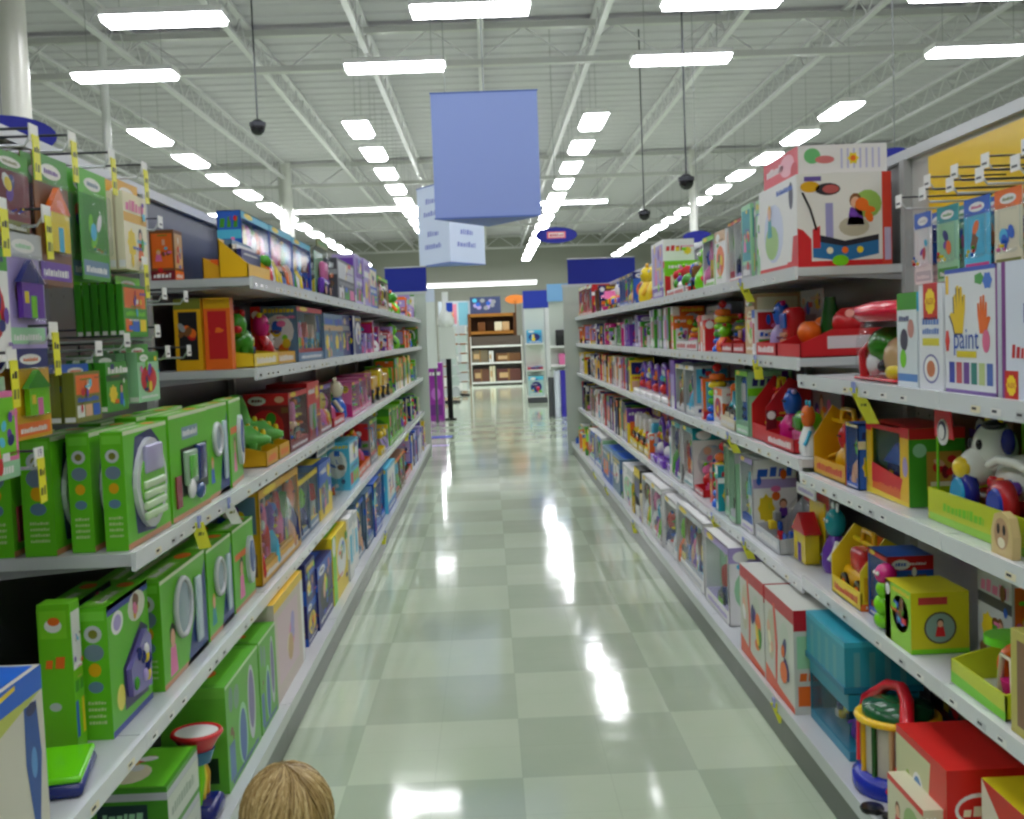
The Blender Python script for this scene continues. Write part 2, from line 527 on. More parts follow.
def toy(mb, x, y, z, w, h, d, rng, cols, kind=None):
    """a small moulded toy filling the given box, y is its front"""
    kind = kind or rng.choice(['car', 'figure', 'stack', 'phone', 'animal', 'house', 'blocks'])
    c1, c2, c3 = cols
    cy = y + d / 2
    if kind == 'car':
        mb.rbox(x - w * .48, x + w * .48, y + d * .1, y + d * .9, z + h * .15, z + h * .55, c1, .02)
        mb.rbox(x - w * .25, x + w * .28, y + d * .15, y + d * .85, z + h * .5, z + h * .97, c2, .02)
        for sx in (-.28, .28):
            for yy in (y + d * .02, y + d * .86):
                mb.lathe([(h * .22, 0), (h * .22, d * .12)], 'black', (x + sx * w, yy, z + h * .22), 12, 'y')
                mb.lathe([(h * .1, -.003), (h * .1, 0)], c3, (x + sx * w, yy, z + h * .22), 8, 'y')
    elif kind == 'figure':
        r = min(w, h * .5) * .5
        mb.lathe([(r * .7, 0), (r, h * .12), (r * .85, h * .4), (r * .4, h * .56)], c1, (x, cy, z), 12)
        mb.ball((x, cy, z + h * .74), (r * .68, min(r * .68, d * .45), h * .25), c2)
        for s_ in (-1, 1):
            mb.tube([(x + s_ * r * .6, cy, z + h * .46), (x + s_ * w * .45, cy - d * .2, z + h * .3)], r * .2, c1, 6)
            mb.ball((x + s_ * r * .25, cy - min(r * .6, d * .4), z + h * .78), r * .12, 'black', 6, 5)
            mb.ball((x + s_ * r * .5, cy, z + h * .95), r * .22, c3, 8, 6)
    elif kind == 'stack':
        n = 5; cc = [c1, c2, c3, 'yellow', 'green', 'red']
        for i in range(n):
            R = min(w, d) * .5 * (1 - i * .13)
            mb.torus((x, cy, z + h * (.1 + .17 * i)), R * .7, min(R * .32, h * .095), cc[i % 6], n=14, m=6)
        mb.ball((x, cy, z + h * .92), h * .08, c2, 8, 6)
    elif kind == 'phone':
        mb.rbox(x - w * .45, x + w * .45, y + d * .3, y + d * .8, z, z + h, c1, .025)
        mb.rbox(x - w * .3, x + w * .3, y + d * .22, y + d * .3, z + h * .55, z + h * .88, c2, .01)
        for i in range(3):
            for j in range(3):
                mb.lathe([(w * .07, 0), (w * .07, .012)], c3, (x + (i - 1) * w * .22, y + d * .22, z + h * (.14 + .14 * j)), 8, 'y')
    elif kind == 'animal':
        mb.ball((x + w * .08, cy, z + h * .42), (w * .38, d * .4, h * .27), c1)
        mb.ball((x - w * .3, cy - d * .05, z + h * .72), (w * .2, d * .3, h * .22), c2)
        mb.ball((x - w * .42, cy - d * .1, z + h * .66), (w * .09, d * .16, h * .09), c3, 8, 6)
        for sx in (-.18, .3):
            for sy in (-.2, .2):
                mb.tube([(x + sx * w, cy + sy * d, z + h * .35), (x + sx * w, cy + sy * d, z)], w * .08, c2, 8)
        for s_ in (-1, 1): mb.ball((x - w * .26, cy + s_ * d * .22, z + h * .93), (w * .06, d * .08, h * .07), c3, 8, 6)
    elif kind == 'house':
        mb.box(x - w * .42, x + w * .42, y + d * .15, y + d * .85, z, z + h * .6, c1)
        mb.prism([(x - w * .5, z + h * .6), (x + w * .5, z + h * .6), (x, z + h)], y + d * .08, y + d * .92, c2)
        mb.box(x - w * .1, x + w * .12, y + d * .13, y + d * .15, z, z + h * .38, c3)
        mb.box(x - w * .34, x - w * .18, y + d * .13, y + d * .15, z + h * .25, z + h * .45, 'yellow')
    else:
        for i in range(7):
            bx = x + rng.uniform(-.32, .32) * w; s_ = min(w, h, d) * .26
            zz = z + (i // 3) * s_ * 1.02
            mb.rbox(bx - s_ / 2, bx + s_ / 2, y + d * .3 + rng.uniform(-.1, .2) * d, y + d * .3 + rng.uniform(-.1, .2) * d * 0 + s_, zz, zz + s_, rng.choice(cols + ('yellow', 'red', 'blue')), .006)
    return mb


def toys(r, x0, x1, y, z, h, d, rng, kind=None, cols=None):
    """one or more small toys side by side, each its own part"""
    w = x1 - x0; n = 1 if w < .13 else 2 if w < .24 else 3
    if kind and n > 2: n = 2
    for i in range(n):
        cw = w / n
        cc = cols if cols and i == 0 else tuple(rng.sample(MIX, 3))
        hh = h * (1 if i == 0 else rng.uniform(.6, 1))
        toy(MB(), x0 + cw * (i + .5), y + (d * .1 * rng.random()), z, cw * .92, hh, d * .88, rng, cc, kind if i == 0 or rng.random() < .5 else None).build('toy', PLAST, r)


def k_carton(rng, w, h, d, c1, c2, c3, t=None):
    b = MB().box(-w / 2, w / 2, 0, d, 0, h, c1)
    art(b, FRONT(w), w, h, rng, c1, c2, c3, t)
    art(b, LSIDE(w, d), d, h, rng, c1, c2, c3)
    art(b, RSIDE(w, d), d, h, rng, c1, c2, c3)
    b.drect(TOPF(w, 0, h), w * .1, w * .9, d * .2, d * .8, c2)
    return b.build('toy_carton', PRINT), 'boxed toy', 'toy box'


def k_slim(rng, w, h, d, c1, c2, c3):
    b = MB().box(-w / 2, w / 2, 0, d, 0, h, c1)
    fr = FRONT(w)
    b.drect(fr, 0, w, h * .82, h, c2); b.drect(fr, w * .2, w * .8, h * .25, h * .7, c3); b.dell(fr, w / 2, h * .12, w * .35, w * .35, 'white', 1, 10)
    art(b, LSIDE(w, d), d, h, rng, c1, c2, c3); art(b, RSIDE(w, d), d, h, rng, c1, c2, c3)
    return b.build('slim_box', PRINT), 'slim upright box', 'toy box'


def k_window(rng, w, h, d, c1, c2, c3, toyk=None):
    r = empty('window_box')
    t = .004; m = min(w, h) * .1; q = min(d - .006, .075)
    b = MB()
    b.box(-w / 2, w / 2, d - t, d, 0, h, c1); b.box(-w / 2, w / 2, 0, d, 0, t, c1); b.box(-w / 2, w / 2, 0, d, h - t, h, c1)
    b.box(-w / 2, -w / 2 + t, 0, d, 0, h, c1); b.box(w / 2 - t, w / 2, 0, d, 0, h, c1)
    b.box(-w / 2, w / 2, 0, t, 0, m * 1.6, c1); b.box(-w / 2, w / 2, 0, t, h - m, h, c2)
    b.box(-w / 2, -w / 2 + m * .6, 0, t, m * 1.6, h - m, c1); b.box(w / 2 - m * .6, w / 2, 0, t, m * 1.6, h - m, c1)
    strokes(b, FRONT(w), w * .1, w * .9, m * .5, m * .6, 'white' if c1 != 'white' else c2, rng)
    b.dell(FRONT(w), w * .25, h - m * .5, w * .15, m * .4, 'yellow', 1)
    art(b, LSIDE(w, d), d, h, rng, c1, c2, c3); art(b, RSIDE(w, d), d, h, rng, c1, c2, c3)
    b.build('carton', PRINT, r)
    k = MB().box(-w / 2 + t, w / 2 - t, q, q + .003, t, h - t, c3)       # printed insert behind the toy
    blobs(k, FRONT(w, q), w * .35, h * .55, min(w, h) * .35, rng, MIX, 1, 7); blobs(k, FRONT(w, q), w * .7, h * .5, min(w, h) * .3, rng, MIX, 8, 6)
    k.box(-w / 2 + t, w / 2 - t, .006, q, t, h * rng.uniform(.14, .24), rng.choice([c2, c3, c1]))
    k.build('insert', PRINT, r)
    MB().box(-w / 2 + m * .6, w / 2 - m * .6, .001, .002, m * 1.6, h - m, 'white').build('window', CLEAR, r)
    n = max(1, round(w / .1)); cw = (w - 2 * t) / n
    for i in range(n):
        hh = (h - m * 1.1) * rng.uniform(.75, 1)
        toy(MB(), -w / 2 + t + cw * (i + .5), .007, t + .001, cw * .96, hh, q - .01, rng, tuple(rng.sample(MIX, 3)), toyk if i == 0 or rng.random() < .5 else None).build('toy', PLAST, r)
    return r, 'window box with a toy inside', 'toy box'


def k_tray(rng, w, h, d, c1, c2, c3, toyk=None, tc=None):
    """open try-me tray: low printed tray with a backer card and a toy on it"""
    r = empty('try_me_toy')
    b = MB(); hh = h * .2; t = .004
    b.box(-w / 2, w / 2, 0, d, 0, t, c1)
    b.box(-w / 2, w / 2, 0, t, 0, hh, c1)
    for s_ in (-1, 1):
        x0, x1 = (-w / 2, -w / 2 + t) if s_ < 0 else (w / 2 - t, w / 2)
        b.prism([(0, 0), (d, 0), (d, h * .6), (d * .6, hh * 1.3), (0, hh)], x0, x1, c1, 'x')
    strokes(b, FRONT(w), w * .1, w * .9, hh * .25, hh * .5, 'white' if c1 != 'white' else 'red', rng)
    b.build('tray', PRINT, r)
    k = MB().box(-w / 2 + t, w / 2 - t, d - t * 2, d - t, t, h, c2); art(k, FRONT(w, d - t * 2), w, h, rng, c2, c1, c3)
    k.build('backer_card', PRINT, r)
    toys(r, -w * .45, w * .45, .008, t, h * .84, min(d - .03, .17), rng, toyk, tc)
    return r, 'open tray with a toy', 'toy'


def k_stacker(rng, w, h, d, c1, c2, c3):
    r = empty('ring_stacker')
    R = min(w, d) / 2
    MB().lathe([(R, 0), (R, h * .06), (R * .8, h * .12), (R * .12, h * .14), (R * .1, h * .85)], c1, (0, R, 0), 20).build('base', PLAST, r)
    cc = ['blue', 'green', 'lime', 'yellow', 'orange', 'red']
    for i in range(5):
        MB().torus((0, R, h * (.2 + .14 * i)), R * (.62 - .05 * i), min(R * .3, h * .068), cc[i], n=18, m=8).build('ring', PLAST, r)
    MB().ball((0, R, h * .92), h * .08, cc[5]).build('topper', PLAST, r)
    return r, 'rainbow ring stacker', 'toy'


def k_tub(rng, w, h, d, c1, c2, c3):
    r = empty('toy_tub'); R = min(w, d) / 2
    b = MB().lathe([(R * .85, 0), (R * .95, h * .86)], c1, (0, R, 0), 20)
    b.lathe([(R * .9, h * .2), (R * .95, h * .65)], c3, (0, R, 0), 20, caps=False)
    for i in range(8):
        a = pi + pi * (i + .5) / 8
        b.ball((cos(a) * R * .93, R + sin(a) * R * .93, h * (.3 + .2 * rng.random())), R * .13, rng.choice(MIX), 6, 5)
    b.build('tub', PLAST, r)
    MB().lathe([(R, h * .84), (R, h * .95), (R * .7, h)], c2, (0, R, 0), 20).build('lid', PLAST, r)
    return r, 'round tub with a lid', 'toy tub'


def k_vehicle(rng, w, h, d, c1, c2, c3):
    r = empty('toy_truck')
    MB().rbox(-w / 2, w / 2, d * .1, d * .9, h * .16, h * .36, c1, .01).build('chassis', PLAST, r)
    MB().rbox(-w * .48, -w * .15, d * .15, d * .85, h * .36, h * .9, c2, .02).build('cab', PLAST, r)
    b = MB().rbox(-w * .1, w * .5, d * .12, d * .88, h * .36, h * .74, c3, .015)
    for i in range(3): b.ball((w * (.05 + .16 * i), d * .5, h * .78), h * .14, rng.choice(MIX), 8, 6)
    b.build('bed', PLAST, r)
    for sx in (-.32, .28):
        for yy in (d * .0, d * .86):
            k = MB().lathe([(h * .2, 0), (h * .2, d * .14)], 'black', (sx * w, yy, h * .2), 14, 'y')
            k.lathe([(h * .09, -.004), (h * .09, 0)], 'yellow', (sx * w, yy, h * .2), 8, 'y')
            k.build('wheel', PLAST, r)
    return r, 'plastic toy truck', 'toy'


def k_figure(rng, w, h, d, c1, c2, c3):
    r = empty('toy_figure')
    R = min(w, d) / 2
    MB().lathe([(R * .75, 0), (R * .95, h * .1), (R * .9, h * .32), (R * .45, h * .52)], c1, (0, R, 0), 16).build('body', PLAST, r)
    k = MB().ball((0, R, h * .7), (R * .72, R * .72, h * .21), c2)
    for s_ in (-1, 1):
        k.ball((s_ * R * .25, R - R * .62, h * .74), R * .13, 'white', 8, 6); k.ball((s_ * R * .25, R - R * .7, h * .74), R * .07, 'black', 6, 5)
    k.build('head', PLAST, r)
    for s_ in (-1, 1):
        MB().tube([(s_ * R * .6, R, h * .44), (s_ * R * .9, R * .6, h * .3), (s_ * R * .8, R * .35, h * .2)], [R * .2, R * .17, R * .2], c3, 8).build('arm', PLAST, r)
        MB().ball((s_ * R * .5, R, h * .93), (R * .24, R * .12, h * .07), c3, 10, 6).build('ear', PLAST, r)
    return r, 'round plastic character toy', 'toy'


def k_bag(rng, w, h, d, c1, c2, c3):
    """clear bag with a printed header card and parts inside"""
    r = empty('bagged_toy')
    b = MB().box(-w / 2, w / 2, d * .4, d * .4 + .006, h * .86, h, c1); strokes(b, FRONT(w, d * .4), w * .1, w * .9, h * .9, h * .06, c2, rng)
    b.build('header_card', PRINT, r)
    g = MB(); n = 10; rings = []
    for zf, sx, sy in ((0, .9, .3), (.06, .98, .85), (.35, 1, 1), (.7, .98, .8), (.87, .96, .08)):
        rings.append([(w / 2 * sx * max(-1, min(1, 1.3 * cos(2 * pi * k / 16))), d * .5 + d / 2 * sy * sin(2 * pi * k / 16), zf * h) for k in range(16)])
    g.loft(rings, 'white'); g.build('bag', CLEAR, r)
    q = MB(); s_ = h * .8
    q.box(-w * .4, w * .4, d * .62, d * .64, .01, s_, c3)
    toy(q, 0, d * .2, .005, w * .75, s_ * .8, d * .4, rng, tuple(rng.sample(MIX, 3)))
    q.build('contents', PLAST, r)
    return r, 'clear bag with a printed header', 'bagged toy'


def k_sorter(rng, w, h, d, c1, c2, c3):
    r = empty('activity_arch')
    b = MB().rbox(-w / 2, w / 2, 0, d, 0, h * .16, c1, .01); b.build('base', PLAST, r)
    pts = [(-w * .42 * cos(a), d / 2, h * .14 + h * .8 * sin(a)) for a in [pi * i / 10 for i in range(11)]]
    MB().tube(pts, w * .05, c2, 8).build('arch', PLAST, r)
    for i in (3, 5, 7):
        p = pts[i]
        MB().tube([p, (p[0], p[1], p[2] - h * .15)], w * .012, 'white', 6).build('string', PLAST, r)
        MB().ball((p[0], p[1], p[2] - h * .22), h * .09, rng.choice(MIX), 10, 7).build('hanging_ball', PLAST, r)
    MB().ball((0, d / 2, h * .3), (w * .15, d * .3, h * .14), c3).build('middle_dome', PLAST, r)
    return r, 'toy arch with hanging balls', 'toy'


def k_house(rng, w, h, d, c1, c2, c3):
    """house-shaped carry carton, open fronted, with a handle hole"""
    r = empty('playset_carton')
    b = MB(); t = .005
    b.box(-w / 2, w / 2, d - t, d, 0, h * .8, c2)
    b.box(-w / 2, w / 2, 0, d, 0, t, c1)
    for s_ in (-1, 1):
        x0, x1 = (-w / 2, -w / 2 + t) if s_ < 0 else (w / 2 - t, w / 2)
        b.prism([(0, 0), (d, 0), (d, h * .8), (d * .5, h), (0, h * .55)], x0, x1, c1, 'x')
    b.box(-w / 2, w / 2, 0, t, 0, h * .25, c1)
    strokes(b, FRONT(w), w * .1, w * .9, h * .08, h * .1, 'red', rng)
    art(b, LSIDE(w, d), d, h * .5, rng, c1, c2, c3); art(b, RSIDE(w, d), d, h * .5, rng, c1, c2, c3)
    b.build('carton', PRINT, r)
    toy(MB(), 0, .012, t, w * .8, h * .75, d * .75, rng, (c3, 'red', 'orange')).build('toy', PLAST, r)
    q = MB().tube([(-w * .2, d * .5, h * .8), (-w * .16, d * .5, h * .97), (w * .16, d * .5, h * .97), (w * .2, d * .5, h * .8)], .009, c3, 8)
    q.box(-w / 2 + t, w / 2 - t, d * .47, d * .53, h * .76, h * .82, c1)
    q.build('handle', PLAST, r)
    return r, 'open playset carton with a handle', 'toy box'


KINDS = dict(carton=k_carton, slim=k_slim, window=k_window, tray=k_tray, stacker=k_stacker, tub=k_tub, vehicle=k_vehicle, figure=k_figure,
             bag=k_bag, sorter=k_sorter, house=k_house)
KWORD = dict(carton='toy box', slim='slim box', window='window box', tray='toy tray', stacker='ring stacker', tub='lidded toy tub',
             vehicle='toy truck', figure='character toy', bag='bagged toy', sorter='toy arch', house='playset carton')

# ------------------------------------------------------------------ the two long shelving runs
XL, XR = -.86, 1.10          # front edge of the upper shelves
BL, BR = -.80, 1.00          # front of the base decks
PL, PR = -1.27, 1.52         # back panels
LY = [1.30, 2.69] + [4.22 + i * 1.304 for i in range(9)]
RY = [1.48, 2.755] + [4.03 + i * 1.275 for i in range(9)]
DECK = .17
STEEL = (198, 202, 204)
PANEL = (74, 76, 84)
POSW = ['first', 'second', 'third', 'fourth', 'fifth', 'sixth', 'seventh', 'eighth', 'ninth', 'tenth']


def shelf_mesh(L, depth, rng, tagd=9):
    """length L along x, front edge at y = 0, top at z = 0"""
    b = MB()
    b.box(-L / 2 + .004, L / 2 - .004, .012, depth, -.03, 0, STEEL)
    for s_ in (-1, 1):
        x = s_ * (L / 2 - .012)
        b.prism([(.02, -.03), (depth, -.03), (depth, -.058), (depth * .6, -.045)], x - .003, x + .003, (150, 152, 154), 'x')
    return b


def rail_mesh(L, rng):
    b = MB()
    b.prism([(0, .004), (.014, .004), (.014, -.042), (.004, -.042)], -L / 2 + .002, L / 2 - .002, (226, 230, 234), 'x')
    fr = ((-L / 2, .001, -.04), (1, 0, 0), (0, .08, 1), (0, -1, 0))
    x = .04
    while x < L - .08:
        if rng.random() < .75:
            b.drect(fr, x, x + .05, .006, .036, rng.choice(['white', 'cream', 'white', 'silver']), 3)
            b.drect(fr, x + .006, x + .03, .012, .018, 'dkgrey', 5); b.drect(fr, x + .006, x + .04, .024, .03, 'grey', 5)
        x += rng.uniform(.08, .2)
    return b


def bay(side, i, y0, y1, shelves, has_top, label, hooks=()):
    """one shelving unit; local x runs along the aisle, front towards -y"""
    L = y1 - y0
    sx, rz = (XL, pi / 2) if side < 0 else (XR, -pi / 2)
    bx = BL if side < 0 else BR
    px = PL if side < 0 else PR
    r = empty('shelving_unit', (sx, (y0 + y1) / 2, 0), rz)
    dp = abs(px - sx); bo = -abs(bx - sx)          # base deck sticks out
    top = 2.1
    b = MB().box(-L / 2 + .0005, L / 2 - .0005, dp, dp + .03, .1, top, ((150, 150, 148) if side > 0 and i == 2 else PANEL) if has_top else (80, 82, 82) if side < 0 else (190, 190, 186))
    if not has_top:
        fr = FRONT(L, dp)
        for a in range(int(L / .1)):
            for q in range(8):
                b.dell(fr, .05 + a * .1, 1.2 + q * .1, .006, .006, (40, 40, 44), 1, 6)
        if side > 0: b.box(-L / 2 + (.2 if i == 1 else 0), L / 2, dp - .012, dp, 1.72, 2.08, (240, 200, 24))
    b.build('back_panel', METAL, r)
    MB().box(-L / 2 + .0005, L / 2 - .0005, dp - .02, dp + .05, top, top + .035, STEEL).build('top_rail', METAL, r)
    for s_ in (-1, 1):
        MB().box(s_ * (L / 2 - .012) - .011, s_ * (L / 2 - .012) + .011, dp - .03, dp - .001, DECK + .001, top - .001, (176, 178, 176)).build('upright', METAL, r)
    d = MB().box(-L / 2 + .003, L / 2 - .003, bo + .012, dp, DECK - .03, DECK, STEEL)
    d.build('base_deck', METAL, r)
    MB().prism([(bo, DECK + .004), (bo + .014, DECK + .004), (bo + .014, DECK - .05), (bo + .004, DECK - .05)], -L / 2 + .002, L / 2 - .002, STEEL, 'x').build('base_rail', METAL, r)
    k = MB().box(-L / 2 + .0005, L / 2 - .0005, bo + .02, bo + .035, .002, DECK - .05, (74, 78, 74)); k.box(-L / 2 + .0005, L / 2 - .0005, bo + .035, dp, .002, .03, (40, 42, 40)); k.build('kick_plate', METAL, r)
    for z in shelves:
        s_ = shelf_mesh(L, dp, rnd).build('shelf', METAL, r); s_.location = (0, 0, z)
        q = rail_mesh(L, rnd).build('price_rail', PLAST, s_)
    tag(r, label, 'shelving unit', 'shelving units along the aisle')
    return r


LZS = [1.785, 1.445, 1.045, .605]
RZS = [1.735, 1.41, 1.045, .60]
RNZ = [1.35, 1.0, .62]
UN = {}
for i in range(len(LY) - 1):
    y0, y1 = LY[i], LY[i + 1]
    sh = [.605] if i == 0 else [1.045, .605] if i == 1 else LZS
    lb = ('hook panel shelving unit at the near left, cut by the picture edge', 'left shelving unit with hanging packs above green learning toys')[i] if i < 2 else \
        'steel shelving unit, %s full-shelf unit of the left run from the near end' % POSW[i - 2]
    UN[(-1, i)] = bay(-1, i, y0, y1, sh, i > 1, lb)
for i in range(len(RY) - 1):
    y0, y1 = RY[i], RY[i + 1]
    lb = ('hook panel shelving unit at the near right, cut by the picture edge', 'right shelving unit with a yellow header panel above hanging clear packs')[i] if i < 2 else \
        'steel shelving unit, %s full-shelf unit of the right run from the near end' % POSW[i - 2]
    UN[(1, i)] = bay(1, i, y0, y1, RNZ if i < 2 else RZS, i > 1, lb)

# end panels and navy header boards at the far ends
for s_, x0, x1, y, lb in ((-1, -1.30, -.79, LY[-1], 'left'), (1, .96, 1.55, RY[-1], 'right')):
    r = empty('end_panel', ((x0 + x1) / 2, y, 0))
    hw = (x1 - x0) / 2
    MB().box(-hw, hw, .022, .062, .002, 2.12, (186, 196, 186)).build('panel', METAL, r)
    MB().box(-hw - .01, hw + .01, .015, .075, 2.12, 2.15, STEEL).build('cap_rail', METAL, r)
    tag(r, 'pale grey end panel closing the far end of the %s shelving run' % lb, 'end panel')
for x0, x1, y, lb in ((-1.30, -.765, LY[-1] + .04, 'left'), (1.03, 1.88, RY[-1] + .04, 'right')):
    r = empty('header_board', ((x0 + x1) / 2, y, 2.151)); hw = (x1 - x0) / 2
    MB().box(-hw, hw, -.012, .012, .0, .31, (24, 40, 140)).build('board', SIGN, r)
    MB().box(-hw, hw, -.016, .016, .31, .325, 'silver').build('edge_trim', METAL, r)
    tag(r, 'navy blue header board on the far end of the %s shelves' % lb, 'sign', 'navy header boards')


# ------------------------------------------------------------------ hooks with hanging packs
def hook(parent, x, z, ln, tagc='yellow', txt=None, dp=.41):
    """on a unit: x along the aisle, sticking out of the back panel towards the front"""
    h = MB().tube([(x, dp - .001, z - .03), (x, dp - .01, z), (x, dp - ln, z), (x, dp - ln - .015, z + .02)], .0035, 'silver', 6)
    h.tube([(x, dp - .001, z + .035), (x, dp - ln - .012, z + .035)], .003, 'dkgrey', 6)
    h.box(x - .02, x + .02, dp - .006, dp - .001, z - .05, z + .05, 'dkgrey')
    ho = h.build('hook', DARKM, parent)
    y = dp - ln - .022
    t = MB().box(x - .022, x + .022, y, y + .003, z + .005, z + .042, 'white')
    t.drect(((x - .022, y, z + .005), (1, 0, 0), (0, 0, 1), (0, -1, 0)), .006, .036, .008, .014, 'dkgrey'); 
    if txt: t.text(((x - .022, y, z + .005), (1, 0, 0), (0, 0, 1), (0, -1, 0)), .022, .018, .016, 'navy', txt)
    if tagc:
        y -= .003
        t.prism([(x - .017, z + .02), (x + .017, z + .02), (x + .019, z - .07), (x - .013, z - .072)], y, y + .002, (236, 232, 40))
        fr = ((x - .017, y, z - .07), (1, 0, 0), (0, 0, 1), (0, -1, 0))
        strokes(t, fr, .004, .03, .055, .014, 'black', rnd, 1); strokes(t, fr, .004, .03, .015, .02, 'olive', rnd, 1)
    t.build('price_tag', PRINT, ho)
    return ho


def pack(w, h, c1, c2, c3, rng, style='card', th=.022):
    """a hanging pack: top edge at z = 0 hangs at the hook, front at y = 0"""
    r = empty('hanging_pack')
    b = MB()
    b.box(-w / 2, w / 2, th - .002, th, -h, 0, c1)
    fr = ((-w / 2, th - .002, -h), (1, 0, 0), (0, 0, 1), (0, -1, 0))
    b.drect(fr, 0, w, h * .78, h, c2); b.dell(fr, w * .5, h * .88, w * .3, h * .06, 'white', 2); strokes(b, fr, w * .3, w * .7, h * .86, h * .04, c3, rng, 3)
    b.drect(fr, w * .05, w * .95, h * .04, h * .18, c3, 1); strokes(b, fr, w * .12, w * .85, h * .07, h * .06, 'white', rng)
    blobs(b, fr, w * .5, h * .5, w * .3, rng, MIX, 1, 4)
    b.build('card', PRINT, r)
    if style == 'blister':
        MB().rbox(-w * .4, w * .4, 0, th - .002, -h * .76, -h * .2, 'white', .012).build('bubble', CLEAR, r)
        toy(MB(), 0, .002, -h * .74, w * .66, h * .5, th - .006, rng, tuple(rng.sample(MIX, 3)), rng.choice(['blocks', 'blocks', 'stack', 'house'])).build('toy', PLAST, r)
    elif style == 'box':
        q = MB().box(-w / 2, w / 2, 0, th - .003, -h, -h * .14, c1); art(q, ((-w / 2, 0, -h), (1, 0, 0), (0, 0, 1), (0, -1, 0)), w, h * .86, rng, c1, c2, c3)
        for s_ in (-1, 1): q.box(s_ * w * .5 - .0005, s_ * w * .5 + .0005, .001, th - .004, -h * .98, -h * .9, 'white')
        q.build('box', PRINT, r)
    return r


def proj(p):
    v = CAMR.transposed() @ (Vector(p) - Vector((0, 0, EYE)))
    return 512 + F * v.x / -v.z, 409.5 - F * v.y / -v.z


def y_at(X, px, z):
    """distance down the aisle at which a point of the plane x = X shows in photo column px"""
    a, b = .8, 40
    for _ in range(40):
        m = (a + b) / 2
        q = proj((X, m, z))[0]
        far = q > px if X < 0 else q < px
        if far: b = m
        else: a = m
    return a


packn = 0


def hang(side, ui, Y, z, n, w, h, c, style, front, label, ln=.3, tagc='yellow', txt=None, th=.022, gap=.004, group=None):
    u = UN[(side, ui)]
    yc = u.location.y
    xl = (Y - yc) if side < 0 else (yc - Y)
    dp = abs((PL if side < 0 else PR) - (XL if side < 0 else XR))
    hook(u, xl, z, ln, tagc, txt, dp)
    sx = (XL if side < 0 else XR)
    fy = dp - ln + .012
    for k in range(n):
        r = pack(w, h, c[0], c[1], c[2], rnd, style, th)
        yy = fy + k * (th + gap)
        r.location = (sx - yy if side < 0 else sx + yy, Y, z - .012)
        r.rotation_euler = (0, 0, pi / 2 if side < 0 else -pi / 2)
        where = 'front one' if k == 0 else ('rearmost' if k == n - 1 else '%s behind' % ORD[k])
        tag(r, '%s, %s' % (label, where), 'hanging pack', group or ('packs on hooks on the %s side' % ('left' if side < 0 else 'right')))


LG = 'hanging learning toy packs at the near left'
RG = 'hanging clear art packs at the near right'
# left unit 1 (2.69 - 4.22)
hang(-1, 1, 2.87, 1.99, 3, .2, .27, ('green', 'apple', 'steel'), 'blister', 0, 'green and blue pack in the top hook row', .33, 'yellow', group=LG)
hang(-1, 1, 3.14, 2.0, 3, .2, .24, ('cream', 'gold', 'pink'), 'box', 0, 'cream and golden pack in the top hook row', .33, 'yellow', group=LG)
hang(-1, 1, 3.16, 1.745, 6, .21, .165, ('green', 'lime', 'orange'), 'box', 0, 'small green cartridge pack with a face, middle row', .31, 'yellow', th=.018, group=LG)
hang(-1, 1, 2.78, 1.515, 2, .18, .14, ('olive', 'blue', 'orange'), 'box', 0, 'blue pack with an orange figure, lower row', .3, None, th=.03, group=LG)
hang(-1, 1, 3.0, 1.535, 3, .17, .15, ('green', 'dkgreen', 'white'), 'box', 0, 'plain green pack in the lower row', .3, None, th=.03, group=LG)
hang(-1, 1, 3.28, 1.56, 3, .2, .165, ('mint', 'green', 'red'), 'box', 0, 'pale green pack with a red picture, lower row', .3, None, th=.03, group=LG)
for k_, (y_, z_) in enumerate(((3.55, 1.9), (3.55, 1.68), (3.8, 1.68), (3.55, 1.5), (3.8, 1.5))):
    hook(UN[(-1, 1)], y_ - UN[(-1, 1)].location.y, z_, .25, None)
# left unit 0 (1.30 - 2.69)
hang(-1, 0, 2.6, 1.985, 3, .2, .29, ('brown', 'green', 'purple'), 'blister', 0, 'brown and purple pack in the top hook row', .33, 'yellow', group=LG)
hang(-1, 0, 2.38, 1.96, 3, .18, .17, ('maroon', 'green', 'olive'), 'blister', 0, 'green topped dark red pack, top row, left edge', .33, 'yellow', group=LG)
hang(-1, 0, 2.64, 1.69, 3, .12, .27, ('dkgreen', 'yellow', 'blue'), 'blister', 0, 'dark pack with a blue toy, middle row', .26, None, group=LG)
hang(-1, 0, 2.42, 1.80, 3, .2, .245, ('lavender', 'silver', 'mint'), 'blister', 0, 'lavender pack in the middle row at the left edge', .33, 'yellow', group=LG)
hang(-1, 0, 2.2, 1.79, 2, .17, .26, ('white', 'green', 'red'), 'box', 0, 'white pack cut by the left picture edge', .33, 'yellow', group=LG)
hang(-1, 0, 2.42, 1.555, 3, .19, .19, ('gold', 'navy', 'orange'), 'blister', 0, 'golden pack with navy top, bottom row, left edge', .33, 'yellow', group=LG)
hang(-1, 0, 2.2, 1.5, 2, .17, .2, ('pink', 'mint', 'lime'), 'box', 0, 'pink and mint pack cut by the left edge', .33, 'yellow', group=LG)
hook(UN[(-1, 0)], 2.3 - UN[(-1, 0)].location.y, 1.3, .33, 'yellow', '19')

